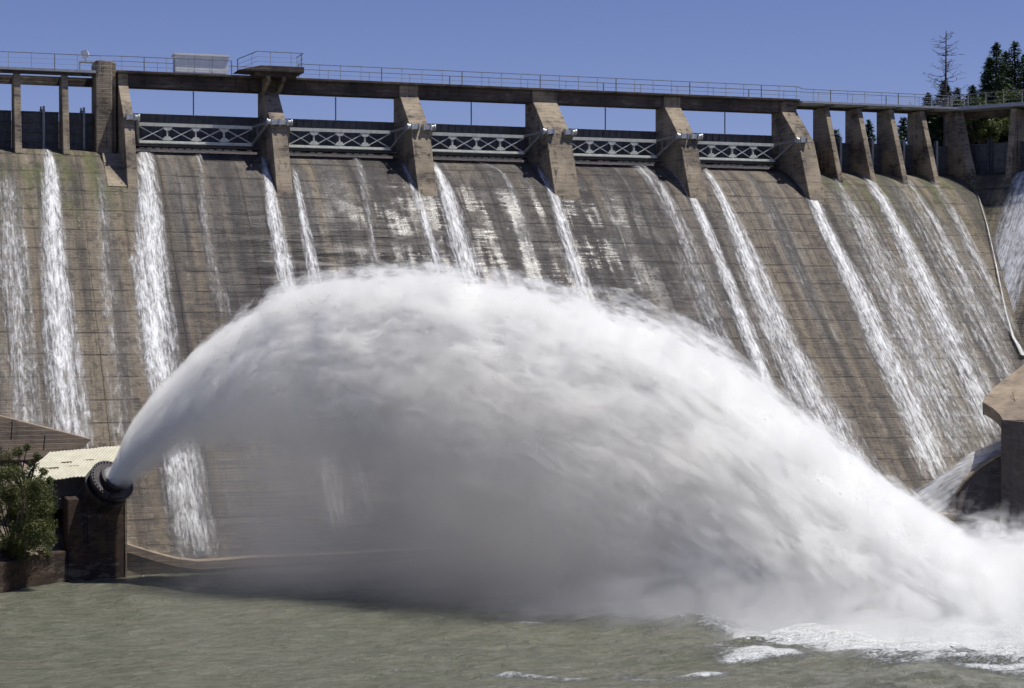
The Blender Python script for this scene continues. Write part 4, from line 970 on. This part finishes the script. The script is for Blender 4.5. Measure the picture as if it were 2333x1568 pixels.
# torn shreds of water flying in the outer skin of the jet
def shreds(n, seed):
    rs = np.random.RandomState(seed); vs, fs = [], []; c = 0
    while c < n:
        s = 1.5 + 49 * rs.rand() ** .75; a = rs.rand() * 2 * math.pi
        t, b = topf(s), max(-.5, botf(s)); 
        dz, dy = math.sin(a), math.cos(a)
        up_ = .35 + .65 * (dz * .5 + .5) if s < 22 else .8
        cl_ = noise.fractal(Vector((s * .42, a * 1.6, 4.2)), .9, 2.1, 4)
        if rs.rand() > up_ * min(1, s / 10 + .2) * float(np.interp(cl_, [-.3, .35], [.05, 1])): continue
        q_ = .84 + .10 * rs.randn() + .10 * cl_; 
        h, w_ = (t-b)/2, widf(s)
        p = J0 + JD * s + JN * (w_ * dy * q_) + Vector((0, 0, (t+b)/2 + h * dz * q_))
        if p.z < .2: continue
        d = JD + Vector((0, 0, (topf(s + .6) - topf(s - .6)) / 1.2)); d = (d.normalized() + Vector(rs.randn(3) * .22)).normalized()
        r_ = d.cross(Vector(rs.randn(3))).normalized(); k_ = r_.cross(d)
        L = .035 + .075 * rs.rand() ** 2.5 * min(1, s / 12 + .3); w2 = L * rs.uniform(.22, .45); i = len(vs)
        vs += [p - d * L, p + r_ * w2, p + k_ * w2, p - r_ * w2, p - k_ * w2, p + d * L]
        fs += [(i, i+1, i+2), (i, i+2, i+3), (i, i+3, i+4), (i, i+4, i+1), (i+5, i+2, i+1), (i+5, i+3, i+2), (i+5, i+4, i+3), (i+5, i+1, i+4)]; c += 1
    return MB().add(vs, fs)
mshr = M('flying_water_shreds'); mshr.bsdf((.94, .94, .93), 1, None, 0)
tag(shreds(60000, 3).build('water_shreds', mshr.m, jet), kind='stuff')
# mist under the arc
def mat_mist(name, dens):
    m = M(name); s, y, z = jcoords(m)
    T = m.math('MULTIPLY', m.curve(m.math('DIVIDE', s, LJ, clamp=True), cpts(lambda q: topf(q), ZM)), ZM)
    n1 = m.noise(m.comb(m.math('MULTIPLY', s, .16), m.math('MULTIPLY', z, .16), m.math('MULTIPLY', y, .16)), 1, 3, .6, .5)
    f = m.math('MULTIPLY', m.mr(m.math('ABSOLUTE', y), m.mr(s, 14, 30, 7.5, 12.5), m.mr(s, 14, 30, 2.5, 6)), m.math('MULTIPLY', m.mr(s, 2, 16, .02, 1), m.mr(m.math('SUBTRACT', T, z), 1.5, 6.5)))
    d = m.math('MULTIPLY', m.math('MULTIPLY', f, m.mr(n1, .25, .75, .55, 1.4)), dens)
    v = m.n('ShaderNodeVolumePrincipled'); m.put(v.inputs['Color'], (.965, .950, .922, 1)); m.put(v.inputs['Density'], d); v.inputs['Anisotropy'].default_value = .3
    m.t.links.new(v.outputs[0], m.out.inputs['Volume']); return m.m
vs = []; ns = 60
for i in range(ns):
    s = 1 + 50 * i / (ns-1); t = topf(s) - .3 - min(1.5, s * .1)
    for y_, z_ in ((-7, -.6), (7, -.6), (7, t), (-7, t)): vs.append(J0 + JD * s + JN * y_ * float(np.interp(s, [0, 10, 14, 30], [.25, 1, 1.08, 1.8])) + Vector((0, 0, z_)))
fs = [(i*4+k, (i+1)*4+k, (i+1)*4+(k+1)%4, i*4+(k+1)%4) for i in range(ns-1) for k in range(4)] + [(0, 1, 2, 3), ((ns-1)*4+3, (ns-1)*4+2, (ns-1)*4+1, (ns-1)*4)]
ms = MB().add(vs, fs).build('mist', mat_mist('falling_mist', .235)); tag(ms, 'grey veil of fine mist hanging under the arch of the jet', 'mist', kind='stuff')
# splash cloud
def mat_splash():
    m = M('splash_cloud_spray'); s, y, z = jcoords(m); u = m.math('DIVIDE', m.math('SUBTRACT', s, 24), 40, clamp=True)
    hp = [(24, .8), (30, 3.0), (34, 5.4), (38, 7.2), (42, 7.6), (46, 6.9), (50, 5.6), (53, 5.2), (56, 6.6), (60, 9), (64, 9.5)]
    h = m.math('MULTIPLY', m.curve(u, [((a-24)/40, b/10) for a, b in hp]), 10)
    n1 = m.noise(m.comb(m.math('MULTIPLY', s, .42), m.math('MULTIPLY', z, .60), m.math('MULTIPLY', y, .42)), 1, 6, .72, .6)
    hh = m.math('MULTIPLY', m.math('MULTIPLY', h, m.mr(n1, .32, .68, .45, 1.2)), m.mr(m.math('ABSOLUTE', m.math('ADD', y, 0)), 14, 4))
    d = m.math('MULTIPLY', m.mr(m.math('SUBTRACT', hh, z), 0, 2.4), .8)
    v = m.n('ShaderNodeVolumePrincipled'); m.put(v.inputs['Color'], (.985, .99, .99, 1)); m.put(v.inputs['Density'], d); v.inputs['Anisotropy'].default_value = .2
    m.t.links.new(v.outputs[0], m.out.inputs['Volume']); return m.m
vs = []
for s in (24, 34, 44, 54, 64):
    t = {24: 1.8, 34: 7.6, 44: 10.0, 54: 9, 64: 12.6}[s]
    for y_, z_ in ((-14, -.5), (14, -.5), (14, t), (-14, t)): vs.append(J0 + JD * s + JN * y_ + Vector((0, 0, z_)))
fs = [(i*4+k, (i+1)*4+k, (i+1)*4+(k+1)%4, i*4+(k+1)%4) for i in range(4) for k in range(4)] + [(0, 1, 2, 3), (19, 18, 17, 16)]
spc = MB().add(vs, fs).build('splash_cloud', mat_splash()); tag(spc, 'boiling white spray where the jet hits the river at the right', 'spray', kind='stuff')
